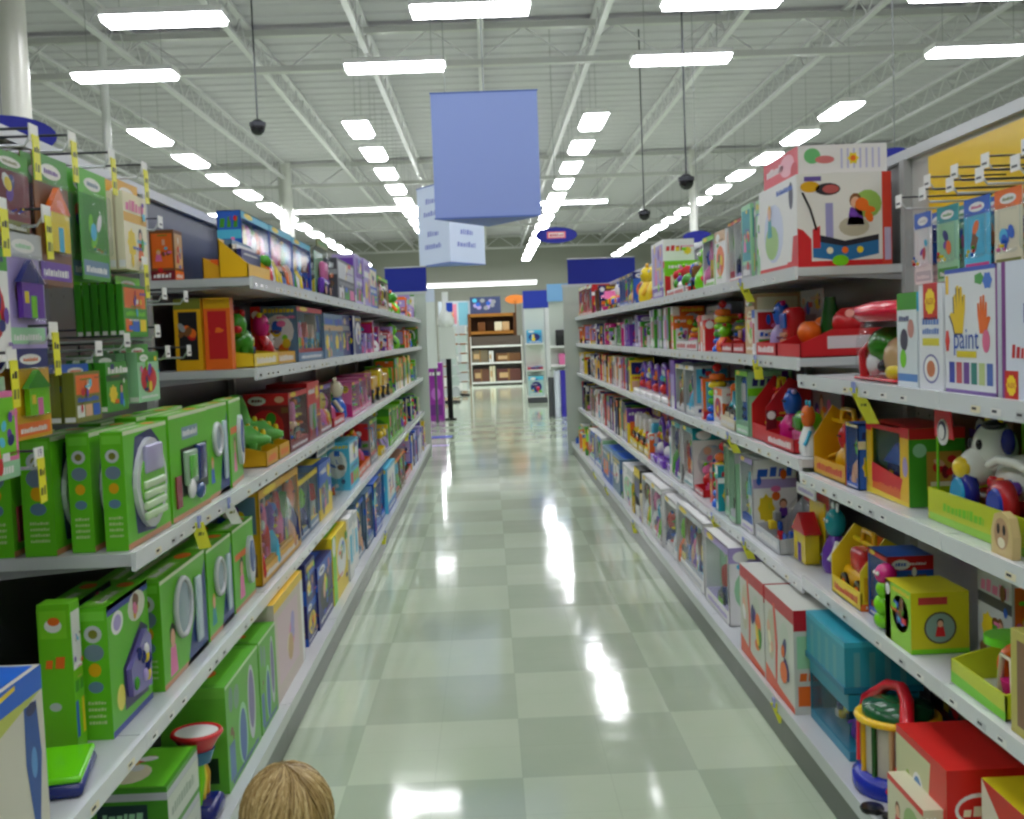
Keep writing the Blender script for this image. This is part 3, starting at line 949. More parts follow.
# right units: clear packs under the yellow header
for i, (Y, cols, w_) in enumerate([(3.35, ('white', 'blue', 'silver'), .13), (3.17, ('mint', 'teal', 'green'), .15), (2.98, ('cyan', 'blue', 'magenta'), .16),
                                   (2.8, ('cream', 'orange', 'olive'), .15), (2.61, ('teal', 'magenta', 'green'), .16), (2.42, ('steel', 'teal', 'purple'), .16), (2.24, ('teal', 'red', 'green'), .15)]):
    wd2 = ('white and blue', 'mint and teal', 'light blue and magenta', 'cream and orange', 'teal and magenta', 'slate and teal', 'teal and red')[i]
    hang(1, 1 if Y > 2.75 else 0, Y, 1.86, 3, w_, .21, cols, 'blister', 0, '%s clear pack hanging under the yellow header' % wd2, .27, None, th=.04, group=RG)
for k_, (ui, y_, z_) in enumerate(((1, 3.26, 1.905), (1, 3.07, 1.905), (1, 2.88, 1.905), (0, 2.66, 1.905), (0, 2.5, 1.905), (0, 2.3, 1.905))):
    hook(UN[(1, ui)], UN[(1, ui)].location.y - y_, z_, .22, None, None, .42)

# ------------------------------------------------------------------ things standing on the shelves
SHN = {(-1, 0): 'left top shelf', (-1, 1): 'left second shelf', (-1, 2): 'left third shelf', (-1, 3): 'left fourth shelf', (-1, 4): 'left bottom deck',
       (1, 0): 'right top shelf', (1, 1): 'right second shelf', (1, 2): 'right third shelf', (1, 3): 'right fourth shelf', (1, 4): 'right bottom deck'}
ZS = {-1: LZS + [DECK], 1: RZS + [DECK]}
FX = {-1: -.9, 1: 1.135}
BFX = {-1: -.84, 1: 1.04}
GENERIC = []


def put(side, X, Y, z, o, rz=0):
    o.location = (X, Y, z + .001)
    o.rotation_euler = (0, 0, (pi / 2 if side < 0 else -pi / 2) + rz)
    return o


def cname(c):
    return WORD[c] if isinstance(c, str) else 'pale'


def make(kind, w, h, d, c, **kw):
    o, phrase, cat = KINDS[kind](rnd, w, h, d, c[0], c[1], c[2], **kw)
    return o, phrase, cat


def place(side, row, y0, y1, kind, h, d, c, dx=0, rz=0, stack=1, z=None, near=None, **kw):
    z = ZS[side][row] if z is None else z
    X = (BFX if row == 4 else FX)[side] + dx * (-1 if side < 0 else 1)
    w_ = y1 - y0 - .006
    if row > 0: h = min(h, (ZS[side][row - 1] - z - .062) / stack - .002)
    for k in range(stack):
        o, ph, cat = make(kind, w_, h, d, c, **kw)
        put(side, X, (y0 + y1) / 2, z + k * (h + .002), o, rz)
        GENERIC.append(dict(o=o, side=side, row=row, y=(y0 + y1) / 2, k=k, n=stack, kind=kind, c=c, cat=cat))


AUTO = {
    'boxy': dict(carton=4, window=4, tray=4, figure=1.5, vehicle=1.5, bag=1, house=1, slim=1.5),
    'mixed': dict(carton=3, window=3, tray=3, figure=2, vehicle=2, stacker=1, tub=1, bag=1, slim=2, sorter=1),
    'slim': dict(slim=6, carton=3, window=2, bag=1, figure=.6),
    'toys': dict(tray=4, figure=2, vehicle=2, stacker=1.4, sorter=1.2, window=2, tub=1, carton=1),
}
WR = dict(carton=(.1, .22), window=(.14, .24), tray=(.13, .24), figure=(.09, .14), vehicle=(.16, .24), bag=(.13, .2), house=(.16, .24), stacker=(.1, .13), tub=(.1, .14), slim=(.04, .08), sorter=(.18, .28))
HR = dict(carton=(.5, .95), window=(.55, .95), tray=(.55, .9), figure=(.5, .85), vehicle=(.4, .6), bag=(.6, .95), house=(.6, .9), stacker=(.6, .95), tub=(.5, .8), slim=(.6, .95), sorter=(.5, .8))


def row(side, r, ya, yb, entries, style, hmax, pal, dmax=.32):
    """entries: (near column, far column, kind, height, depth, colours, options) measured in the photograph; gaps are filled"""
    z = ZS[side][r]; X = (BFX if r == 4 else FX)[side]
    spans = []
    for e in entries:
        y0, y1 = y_at(X, e[0], z), y_at(X, e[1], z)
        y0 = max(y0, ya); y1 = min(y1, yb)
        if y1 - y0 < .03: continue
        spans.append((y0, y1, e))
    spans.sort(key=lambda s_: s_[0])
    y = ya; out = []
    def fill(a, b):
        while b - a > .07:
            kinds = AUTO[style]
            kd = rnd.choices(list(kinds), list(kinds.values()))[0]
            w_ = rnd.uniform(*WR[kd])
            if b - a < w_ + .07: w_ = b - a - .004
            if w_ > WR[kd][1] * 1.15: w_ = (b - a) / 2
            if w_ < .09 and kd != 'slim': kd = 'slim'
            if kd == 'slim' and w_ > .12: kd = 'carton'
            reps = rnd.choice([1, 1, 2, 2, 3]) if kd in ('carton', 'window', 'tray', 'vehicle', 'figure') else rnd.choice([2, 3, 4, 5]) if kd == 'slim' else 1
            h = hmax * rnd.uniform(*HR[kd])
            d = {'figure': w_, 'stacker': w_, 'tub': w_, 'vehicle': .16, 'sorter': .12}.get(kd, rnd.uniform(.12, dmax))
            p = pal(a)
            c = tuple(rnd.sample(p, 3)) if len(set(p)) >= 3 else (p + ['white'] * 3)[:3]
            for q in range(reps):
                if b - a < w_ * .95: break
                e_ = min(a + w_, b)
                if kd == 'slim': c = tuple(rnd.sample(p, 3)) if len(set(p)) >= 3 else c
                st = 2 if kd in ('carton',) and h < hmax * .5 and rnd.random() < .6 else 1
                g = .004 if kd == 'slim' else .009
                place(side, r, a + g, e_ - g, kd, h * rnd.choice([1, 1, .93, .86]), d, c, dx=rnd.choice([0, 0, .01, .025, .05, .08]), rz=rnd.uniform(-.03, .03) if kd != 'slim' else 0, stack=st)
                a = e_
            if rnd.random() < .12: a += rnd.uniform(.02, .06)
    for y0, y1, e in spans:
        y0 = max(y0, y)
        if y1 <= y0 + .02: continue
        fill(y, y0)
        kw = e[6] if len(e) > 6 else {}
        n = kw.pop('rep', 1) if kw else 1
        for q in range(n):
            a, b = y0 + (y1 - y0) * q / n, y0 + (y1 - y0) * (q + 1) / n
            cc = tuple(rnd.sample(list(set(pal(a) + list(e[5]))), 3)) if e[2] == 'slim' and n > 4 else e[5]
            place(side, r, a + .003, b - .003, e[2], e[3] * rnd.uniform(.9, 1) if n > 2 else e[3], e[4], cc, dx=kw.get('dx', rnd.uniform(-.005, .02)), **{k_: v_ for k_, v_ in kw.items() if k_ != 'dx'})
        y = y1
    fill(y, yb)


def pl(*names): return lambda y: list(names)


def grad(*stops):
    """palettes that change along the run: (until y, names)"""
    def f(y):
        for lim, names in stops:
            if y < lim: return list(names)
        return list(stops[-1][1])
    return f


YE, YR = LY[-1] - .03, RY[-1] - .03
G = .02
# ---- left run
row(-1, 0, 4.72, YE, [
    (268, 330, 'window', .31, .1, ('blue', 'cyan', 'green'), dict(dx=.1, rep=3, toyk='figure')),
    (331, 341, 'bag', .36, .12, ('olive', 'green', 'mint')),
    (341, 358, 'carton', .27, .2, ('dkgrey', 'grey', 'silver')),
    (358, 371, 'carton', .36, .16, ('lavender', 'white', 'purple'), dict(rep=2)),
    (371, 380, 'carton', .34, .2, ('blue', 'white', 'cream')),
    (380, 390, 'window', .3, .2, ('tan', 'lime', 'brown')),
    (396, 405, 'figure', .27, .2, ('lime', 'green', 'orange')),
    ], 'boxy', .33, grad((8, ('lavender', 'white', 'steel', 'navy', 'grey')), (11, ('orange', 'lime', 'tan', 'blue', 'white')), (20, ('lavender', 'mint', 'orange', 'white', 'green'))))
row(-1, 1, 4.42, YE, [
    (258, 282, 'tray', .27, .26, ('yellow', 'orange', 'green'), dict(toyk='animal', tc=('green', 'green', 'red'))),
    (282, 300, 'tray', .27, .26, ('gold', 'maroon', 'red'), dict(toyk='figure', tc=('red', 'magenta', 'yellow'))),
    (300, 325, 'window', .27, .22, ('steel', 'red', 'navy'), dict(toyk='house')),
    (325, 344, 'carton', .25, .2, ('steel', 'tan', 'blue'), dict(rep=2)),
    (344, 362, 'carton', .26, .2, ('navy', 'grey', 'lavender'), dict(rep=2)),
    (398, 405, 'figure', .28, .2, ('lime', 'lime', 'green')),
    ], 'boxy', .28, grad((8, ('navy', 'blue', 'lavender', 'steel')), (12, ('purple', 'pink', 'magenta', 'lavender', 'white', 'red')), (20, ('lavender', 'orange', 'blue', 'green'))))
row(-1, 2, 5.05, YE, [
    (262, 271, 'slim', .3, .2, ('brown', 'tan', 'olive')),
    (290, 310, 'window', .27, .2, ('maroon', 'red', 'red'), dict(toyk='blocks')),
    (310, 322, 'carton', .29, .2, ('red', 'maroon', 'grey')),
    (322, 334, 'window', .26, .2, ('maroon', 'purple', 'navy'), dict(toyk='figure')),
    (334, 345, 'tray', .26, .2, ('red', 'navy', 'orange'), dict(toyk='figure')),
    (345, 352, 'figure', .27, .15, ('blue', 'cream', 'cream')),
    (352, 374, 'window', .25, .2, ('pink', 'magenta', 'lavender'), dict(rep=3)),
    (374, 391, 'vehicle', .27, .2, ('gold', 'yellow', 'gold'), dict(rep=2)),
    (397, 412, 'slim', .32, .2, ('lime', 'green', 'yellow'), dict(rep=9)),
    ], 'mixed', .3, grad((6.2, ('red', 'maroon', 'purple', 'navy', 'orange')), (9.5, ('pink', 'purple', 'red', 'lavender', 'cream')), (20, ('lime', 'steel', 'green', 'yellow', 'orange', 'tan'))))
row(-1, 3, 4.3, YE, [
    (256, 302, 'window', .37, .22, ('gold', 'gold', 'steel'), dict(toyk='figure')),
    (303, 322, 'window', .29, .22, ('steel', 'yellow', 'navy'), dict(rep=2)),
    (322, 334, 'carton', .29, .2, ('blue', 'yellow', 'steel')),
    (334, 350, 'bag', .33, .2, ('white', 'steel', 'mint'), dict(rep=2)),
    (350, 359, 'carton', .3, .2, ('cyan', 'teal', 'white')),
    (359, 373, 'tray', .34, .2, ('orange', 'red', 'red'), dict(rep=3, toyk='figure', tc=('red', 'orange', 'yellow'))),
    (373, 380, 'window', .33, .2, ('grey', 'green', 'red')),
    (390, 404, 'window', .33, .2, ('lime', 'green', 'green'), dict(rep=4)),
    (404, 411, 'figure', .3, .2, ('red', 'orange', 'white')),
    ], 'mixed', .36, grad((7, ('navy', 'steel', 'blue', 'purple', 'mint')), (11, ('orange', 'red', 'steel', 'yellow', 'grey', 'lavender')), (20, ('lime', 'red', 'navy', 'purple', 'cream'))))
row(-1, 4, 4.88, YE, [
    (305, 312, 'figure', .33, .15, ('red', 'maroon', 'yellow')),
    (313, 322, 'carton', .2, .25, ('navy', 'blue', 'yellow'), dict(stack=2)),
    (322, 336, 'carton', .3, .25, ('navy', 'blue', 'black')),
    (336, 350, 'carton', .35, .2, ('yellow', 'lime', 'orange')),
    (350, 361, 'slim', .36, .2, ('white', 'silver', 'cyan'), dict(rep=3)),
    (361, 375, 'window', .36, .25, ('steel', 'blue', 'red'), dict(rep=2)),
    (375, 388, 'window', .37, .25, ('blue', 'navy', 'yellow'), dict(rep=2)),
    (388, 396, 'carton', .36, .25, ('cyan', 'blue', 'white')),
    (396, 406, 'window', .33, .2, ('brown', 'orange', 'white'), dict(rep=2)),
    (406, 413, 'tray', .34, .2, ('red', 'orange', 'yellow')),
    (413, 421, 'slim', .36, .2, ('purple', 'navy', 'lavender'), dict(rep=7)),
    ], 'boxy', .38, grad((7, ('navy', 'yellow', 'red', 'steel')), (20, ('blue', 'purple', 'red', 'yellow', 'white'))))
# ---- right run
row(1, 0, 4.62, YR, [
    (762, 742, 'carton', .32, .16, ('mint', 'grey', 'teal'), dict(rep=2)),
    (742, 727, 'window', .28, .16, ('white', 'red', 'lavender'), dict(rep=2)),
    (727, 716, 'carton', .26, .2, ('white', 'tan', 'orange')),
    (716, 704, 'window', .26, .2, ('white', 'lime', 'green')),
    (700, 687, 'figure', .27, .2, ('lime', 'lime', 'red')),
    (684, 664, 'tray', .22, .2, ('white', 'mint', 'red'), dict(rep=2, toyk='animal', tc=('green', 'red', 'lime'))),
    (662, 650, 'carton', .38, .2, ('white', 'purple', 'lavender')),
    (647, 636, 'figure', .3, .15, ('yellow', 'yellow', 'gold'), dict(rep=2)),
    (634, 618, 'window', .26, .2, ('blue', 'navy', 'orange'), dict(rep=3)),
    (592, 579, 'window', .35, .2, ('red', 'white', 'red'), dict(rep=3)),
    ], 'mixed', .3, grad((8, ('white', 'lime', 'red', 'lavender', 'cream')), (11, ('blue', 'yellow', 'orange', 'white', 'purple')), (20, ('pink', 'magenta', 'yellow', 'navy', 'orange', 'brown'))))
row(1, 1, 4.45, YR, [
    (784, 756, 'tray', .28, .2, ('red', 'silver', 'grey'), dict(toyk='figure', tc=('lavender', 'blue', 'magenta'))),
    (752, 742, 'carton', .27, .2, ('tan', 'brown', 'cream')),
    (740, 718, 'tray', .22, .2, ('red', 'white', 'orange'), dict(rep=2, toyk='stack', tc=('lime', 'red', 'blue'))),
    (713, 708, 'stacker', .28, .13, ('blue', 'red', 'green')),
    (696, 674, 'tray', .25, .2, ('white', 'lavender', 'blue'), dict(rep=2, toyk='blocks', tc=('yellow', 'green', 'yellow'))),
    (672, 648, 'slim', .29, .2, ('purple', 'white', 'brown'), dict(rep=12)),
    ], 'mixed', .27, grad((7, ('white', 'lime', 'red', 'blue', 'orange')), (11, ('lavender', 'purple', 'magenta', 'grey', 'white', 'green')), (20, ('yellow', 'orange', 'white', 'lavender', 'navy'))))
row(1, 2, 4.1, YR, [
    (795, 766, 'tray', .27, .2, ('red', 'maroon', 'grey'), dict(toyk='figure', tc=('magenta', 'blue', 'lavender'))),
    (766, 751, 'house', .27, .2, ('red', 'maroon', 'yellow')),
    (750, 737, 'window', .29, .2, ('mint', 'lime', 'navy'), dict(toyk='phone')),
    (735, 718, 'tray', .25, .2, ('cream', 'brown', 'orange'), dict(rep=2, toyk='car', tc=('teal', 'orange', 'cream'))),
    (709, 704, 'stacker', .32, .13, ('blue', 'yellow', 'lime')),
    (695, 677, 'window', .28, .2, ('silver', 'white', 'cyan'), dict(rep=2)),
    (676, 671, 'slim', .3, .25, ('purple', 'purple', 'lavender')),
    (668, 632, 'sorter', .27, .15, ('white', 'purple', 'red'), dict(rep=5)),
    (631, 600, 'slim', .27, .2, ('yellow', 'navy', 'white'), dict(rep=26)),
    ], 'slim', .28, grad((7, ('red', 'white', 'orange', 'cyan')), (10, ('purple', 'orange', 'green', 'white', 'red')), (20, ('yellow', 'navy', 'white', 'black', 'gold', 'red'))))
row(1, 3, 4.1, YR, [
    (795, 777, 'bag', .3, .2, ('white', 'lavender', 'yellow')),
    (777, 752, 'tray', .3, .22, ('silver', 'grey', 'red'), dict(toyk='blocks', tc=('yellow', 'magenta', 'grey'))),
    (751, 738, 'window', .34, .2, ('white', 'lavender', 'blue'), dict(toyk='phone')),
    (736, 722, 'window', .36, .2, ('mint', 'silver', 'dkgrey'), dict(rep=2)),
    (715, 709, 'stacker', .34, .14, ('blue', 'yellow', 'lime')),
    (701, 692, 'tray', .2, .2, ('red', 'white', 'white')),
    (691, 672, 'window', .36, .22, ('white', 'teal', 'silver'), dict(rep=2)),
    (670, 650, 'sorter', .34, .15, ('purple', 'purple', 'white'), dict(rep=3)),
    (648, 628, 'tray', .33, .2, ('yellow', 'purple', 'red'), dict(rep=4, toyk='car', tc=('yellow', 'white', 'orange'))),
    (626, 592, 'slim', .33, .2, ('white', 'navy', 'black'), dict(rep=26)),
    ], 'slim', .36, grad((8, ('white', 'purple', 'teal', 'red')), (11, ('yellow', 'green', 'purple', 'orange', 'white')), (20, ('navy', 'white', 'black', 'red', 'olive'))))
row(1, 4, 4.72, YR, [
    (728, 704, 'window', .36, .2, ('white', 'lavender', 'mint'), dict(toyk='blocks')),
    (702, 676, 'window', .37, .2, ('white', 'silver', 'lavender')),
    (675, 642, 'window', .38, .22, ('white', 'white', 'silver'), dict(rep=3, toyk='figure')),
    (640, 634, 'slim', .36, .2, ('black', 'yellow', 'navy')),
    (632, 622, 'carton', .3, .2, ('white', 'silver', 'mint')),
    (620, 603, 'carton', .3, .25, ('steel', 'blue', 'orange'), dict(rep=2)),
    (600, 588, 'window', .33, .25, ('white', 'blue', 'mint'), dict(rep=2)),
    ], 'boxy', .37, grad((8, ('white', 'lavender', 'purple', 'cream')), (20, ('yellow', 'orange', 'white', 'green', 'blue'))))

# ------------------------------------------------------------------ near left: green learning toys
def green_box(w, h, d, style, rng):
    r = empty('learning_toy_box')
    g = (98, 190, 28)
    b = MB().box(-w / 2, w / 2, 0, d, 0, h, g)
    fr = FRONT(w)
    for f_, ww in ((fr, w), (BACKF(w, d), w)):
        b.drect(f_, 0, ww, h * .965, h, (214, 228, 190)); b.drect(f_, 0, ww, 0, h * .05, (200, 140, 100))
    for sd in (LSIDE(w, d), RSIDE(w, d)):
        b.drect(sd, d * .08, d * .92, h * .9, h * .97, (120, 206, 60))
        b.dell(sd, d * .5, h * .8, d * .3, d * .3, 'silver', 1, 16); b.dell(sd, d * .5, h * .8, d * .16, d * .16, 'olive', 2, 12)
        b.dell(sd, d * .5, h * .66, d * .34, d * .3, (110, 130, 150), 1, 12); b.dell(sd, d * .5, h * .53, d * .22, d * .24, 'gold', 1, 12)
        b.dell(sd, d * .5, h * .4, d * .26, d * .2, 'steel', 1, 12)
        for k in range(4): strokes(b, sd, d * .2, d * .8, h * (.12 + .05 * k), h * .025, (190, 210, 150), rng, 1)
    tp = TOPF(w, 0, h)
    b.drect(tp, w * .1, w * .6, d * .25, d * .75, (150, 210, 90)); strokes(b, tp, w * .15, w * .55, d * .35, d * .3, 'white', rng)
    b.dell(tp, w * .8, d * .5, w * .1, d * .3, 'orange', 1)
    t = MB()
    if style == 0:      # silver handheld learning pad behind a navy cut-out
        b.dec(fr, [(w * .2, h * .1), (w * .62, h * .06), (w * .86, h * .3), (w * .88, h * .8), (w * .62, h * .97), (w * .25, h * .93), (w * .14, h * .55)], (20, 36, 96), 1)
        pts = [(w * (.5 + .33 * cos(a) * (1 + .08 * cos(2 * a))) - w / 2, h * (.5 + .4 * sin(a))) for a in [2 * pi * k / 20 for k in range(20)]]
        t.prism(pts, -.012, -.001, (206, 210, 214))
        t.prism([((p[0]) * .78, (p[1] - h * .52) * .8 + h * .52) for p in pts], -.016, -.012, (104, 190, 44))
        t.rbox(-w * .2, w * .2, -.022, -.012, h * .6, h * .84, (176, 172, 208), .008)
        for k in range(4): t.rbox(-w * .24, w * .24, -.023, -.012, h * (.2 + .09 * k), h * (.265 + .09 * k), (196, 222, 176), .004)
    elif style == 1:    # tablet on a stand
        b.drect(fr, w * .3, w * .72, h * .74, h * .86, (120, 150, 170)); strokes(b, fr, w * .32, w * .7, h * .77, h * .06, 'white', rng)
        b.drect(fr, w * .25, w * .95, h * .2, h * .66, (16, 40, 30), 1)
        t.rbox(-w * .22, w * .08, -.014, -.001, h * .3, h * .63, (150, 180, 150), .006); t.rbox(w * .08, w * .3, -.016, -.001, h * .3, h * .66, (30, 50, 110), .006)
        t.rbox(-w * .16, w * .03, -.018, -.014, h * .36, h * .58, (90, 180, 60), .004); t.ball((w * .12, -.012, h * .2), (w * .1, .012, h * .08), (60, 90, 140))
        t.ball((-w * .1, -.01, h * .26), (.03, .012, .03), 'white'); t.box(-w * .42, -w * .3, -.006, -.001, h * .12, h * .42, (150, 60, 70))
    elif style == 2:    # child with headphones, tall oval device
        kid(b, fr, w * .35, h * .35, w * .35, rng, 2); b.drect(fr, w * .08, w * .6, h * .6, h * .68, 'orange')
        t.prism([(w * .22 + w * .16 * cos(a), h * .5 + h * .3 * sin(a)) for a in [2 * pi * k / 18 for k in range(18)]], -.014, -.001, (206, 212, 218))
        t.prism([(w * .22 + w * .1 * cos(a), h * .54 + h * .2 * sin(a)) for a in [2 * pi * k / 18 for k in range(18)]], -.018, -.014, (60, 86, 150))
    elif style == 3:    # violet pictured learning book with navy borders
        b.drect(fr, 0, w, h * .92, h, (26, 50, 150)); b.drect(fr, 0, w, 0, h * .05, (26, 50, 150), 2)
        b.dell(fr, w * .22, h * .83, w * .14, h * .09, 'white', 2, 18); b.dell(fr, w * .22, h * .83, w * .09, h * .06, 'lavender', 3, 18); b.dell(fr, w * .7, h * .85, w * .22, h * .12, (222, 224, 206), 2)
        blobs(b, fr, w * .7, h * .85, w * .14, rng, ['gold', 'brown', 'pink', 'green'], 3, 5)
        b.dell(fr, w * .22, h * .25, w * .1, h * .1, (236, 226, 90), 2)
        b.dec(fr, [(w * .3, h * .12), (w * .9, h * .1), (w * .96, h * .62), (w * .78, h * .7), (w * .3, h * .45)], (40, 40, 90), 2)
        t.prism([(-w * .12, h * .2), (w * .36, h * .16), (w * .4, h * .55), (w * .28, h * .64), (-w * .14, h * .42)], -.014, -.001, (120, 110, 180))
        for k in range(9): t.ball((rng.uniform(-.06, .32) * w, -.014, h * rng.uniform(.22, .5)), (.016, .008, .018), rng.choice(['white', 'red', 'yellow', 'green', 'lavender', 'navy']), 8, 6)
    else:               # oval device and a slim stylus
        b.dec(fr, [(w * .5, 0), (w, 0), (w, h * .9), (w * .62, h * .3)], (24, 56, 120), 1); kid(b, fr, w * .2, h * .3, w * .24, rng, 2)
        t.torus((-w * .08, -.006, h * .62), w * .17, .009, 'silver', 'y', 20, 6); t.ball((-w * .08, -.004, h * .62), (w * .15, .007, w * .16), (150, 170, 180))
        t.rbox(w * .2, w * .32, -.012, -.001, h * .15, h * .8, (190, 210, 220), .006)
    b.build('carton', PRINT, r)
    t.build('display_toy', PLAST, r)
    return r


GL = 'green learning toys at the near left'


def gplace(y0, y1, z, X, h, d, style, label, rz=0):
    o = green_box(y1 - y0 - .004, h, d, style, rnd)
    put(-1, X, (y0 + y1) / 2, z, o, rz)
    tag(o, label, 'toy box', GL)


Z3, Z4 = 1.045, .605
gplace(2.73, 3.10, Z3, -.89, .29, .055, 0, 'green box with a silver keypad toy, frontmost on the left third shelf')
gplace(2.73, 3.10, Z3, -.971, .29, .055, 0, 'green box standing directly behind the frontmost silver keypad box')
gplace(2.70, 3.04, Z3, -1.052, .285, .075, 0, 'green keypad toy box in the back rank beside the shelf edge, front one')
gplace(2.70, 3.0, Z3, -1.153, .285, .078, 1, 'green keypad toy box in the back rank, middle one')

gplace(3.12, 3.55, Z3, -.89, .30, .06, 1, 'green box with a grey tablet toy on the left third shelf')
gplace(3.12, 3.55, Z3, -.976, .30, .06, 1, 'green tablet toy box hidden behind its twin on the left third shelf')
gplace(3.57, 3.86, Z3, -.90, .30, .06, 4, 'green box with navy and grey picture between two green toy boxes')
gplace(3.88, 4.17, Z3, -.91, .30, .06, 2, 'green box with a child picture, last green one before the dinosaur', .08)
gplace(3.08, 3.5, Z3, -1.06, .29, .06, 0, 'green box in the rear rank behind the grey tablet box')
gplace(3.55, 3.9, Z3, -1.06, .29, .06, 0, 'green box in the rear rank behind the navy picture box')
# fourth shelf
gplace(2.66, 2.98, Z4, -.93, .32, .07, 3, 'green box with violet picture and navy trim on the left fourth shelf')
gplace(2.66, 2.98, Z4, -1.025, .32, .07, 3, 'green navy trimmed box right behind the violet picture box')
gplace(3.02, 3.5, Z4, -.91, .30, .08, 4, 'green box with an oval ring and kid on the left fourth shelf')
gplace(3.02, 3.5, Z4, -1.015, .30, .08, 4, 'green box behind the oval ring box on the left fourth shelf')
gplace(3.52, 3.86, Z4, -.91, .29, .08, 4, 'green box with a blue stylus under the white shelf flag')
gplace(3.88, 4.22, Z4, -.91, .29, .08, 2, 'green box with tall blue device beside the golden window box')
gplace(3.52, 4.2, Z4, -1.02, .27, .1, 0, 'long green box in the rear on the left fourth shelf')
# tall lime box, lime book, white box at the picture edge
b = MB().box(-.03, .03, 0, .075, 0, .35, (110, 196, 24)); sd = LSIDE(.06, .075)
b.drect(sd, .004, .066, .27, .335, (130, 210, 40)); b.dell(sd, .035, .3, .02, .016, 'white', 2); b.dell(sd, .037, .31, .014, .01, 'orange', 3)
strokes(b, sd, .012, .058, .2, .03, 'orange', rnd); b.dell(sd, .03, .11, .014, .01, 'silver'); art(b, FRONT(.06), .06, .35, rnd, 'lime', 'green', 'white', 3)
o = put(-1, -.985, 2.585 + .075, Z4, b.build('tall_toy_box', PRINT)); o.location.y = 2.61
tag(o, 'tall narrow lime box standing in front of the green navy trimmed boxes', 'toy box', GL)
r = empty('learning_book')
MB().rbox(-.11, .11, 0, .13, 0, .03, (24, 44, 120), .02).build('base', PLAST, r); MB().rbox(-.105, .105, .003, .127, .03, .045, (110, 220, 20), .02).build('cover', PLAST, r)
put(-1, -.9, 2.42, Z4, r, .2)
tag(r, 'lime learning book with a navy base lying on the left fourth shelf', 'toy')
r = empty('art_set_box')
w_, h_, d_ = .4, .33, .2
b = MB().box(-w_ / 2, w_ / 2, 0, d_, 0, h_, (214, 212, 196))
for sd, W in ((LSIDE(w_, d_), d_), (RSIDE(w_, d_), d_), (FRONT(w_), w_)):
    b.dec(sd, [(0, h_ * .86), (W, h_ * .86), (W, h_), (0, h_)], (26, 100, 210)); b.dec(sd, [(0, h_ * .9), (W * .7, h_ * .96), (W * .7, h_ * .985), (0, h_ * .94)], 'yellow', 2)
    b.dec(sd, [(0, h_ * .66), (W, h_ * .86), (W * .3, h_ * .86), (0, h_ * .84)], (190, 200, 90), 1); strokes(b, sd, .02, W * .5, h_ * .78, .02, 'yellow', rnd)
    kid(b, sd, W * .4, h_ * .3, .1, rnd, 2)
    b.dec(sd, [(W * .78, h_ * .82), (W * .92, h_ * .82), (W * .95, h_ * .5), (W * .89, h_ * .12), (W * .83, h_ * .12), (W * .77, h_ * .5)], (30, 80, 160), 2)
    b.dell(sd, W * .86, h_ * .79, W * .06, .012, (16, 30, 90), 3); b.dell(sd, W * .86, h_ * .48, W * .035, .03, (90, 150, 210), 3)
b.drect(TOPF(w_, 0, h_), .01, w_ - .01, .01, d_ - .01, (26, 100, 210))
b.build('carton', PRINT, r)
put(-1, -.885, 2.31, Z4, r)
r.location.y = 1.955
tag(r, 'white and blue box with a child in red, cut by the lower left edge', 'toy box')
# bottom deck: green and white flat boxes, stacking cups, large green boxes
for k in range(2):
    b = MB().box(-.15, .15, 0, .26, 0, .118, (70, 150, 30)); 
    for sd, W in ((LSIDE(.3, .26), .26), (FRONT(.3), .3)):
        b.drect(sd, .0, W, .085, .105, 'silver'); b.drect(sd, W * .3, W * .8, .02, .075, (30, 60, 60)); strokes(b, sd, W * .35, W * .75, .035, .02, 'mint', rnd, 2)
    b.drect(FRONT(.3), 0, .3, 0, .085, (206, 214, 200), 3); strokes(b, FRONT(.3), .03, .25, .03, .03, (150, 170, 150), rnd, 4)
    tp = TOPF(.3, 0, .118); b.drect(tp, .01, .29, .01, .25, (110, 206, 40)); b.dell(tp, .1, .12, .07, .05, 'cream', 2); blobs(b, tp, .18, .14, .08, rnd, ['red', 'gold', 'white', 'green'], 3, 5)
    o = put(-1, -.87, 3.0, DECK + k * .12, b.build('flat_toy_box', PRINT))
    tag(o, 'flat green and white box, %s of the stack beside the stacking cups' % ('lower one', 'upper one')[k], 'toy box', 'flat green boxes on the left deck')
r = empty('stacking_cup_toy')
MB().rbox(-.07, .07, 0, .12, 0, .05, 'navy', .02).build('base', PLAST, r)
q = MB()
for k, c in enumerate(('lime', 'yellow', 'gold')): q.tube([(-.05 + .05 * k, .06, .045), (-.03 + .03 * k, .05, .12), (.0, .06, .17)], .016, c, 8)
q.build('arms', PLAST, r)
MB().lathe([(.035, .16), (.05, .2)], (40, 110, 150), (0, .06, 0), 18).build('neck', PLAST, r)
q = MB().lathe([(.045, .2), (.072, .245)], 'red', (0, .06, 0), 22); q.torus((0, .06, .247), .068, .008, 'red', n=22, m=6); q.lathe([(.064, .246), (.062, .25)], 'white', (0, .06, 0), 22); q.build('red_cup', PLAST, r)
put(-1, -.83, 3.23, DECK, r); tag(r, 'baby toy with a red white-topped cup on lime arms', 'toy')


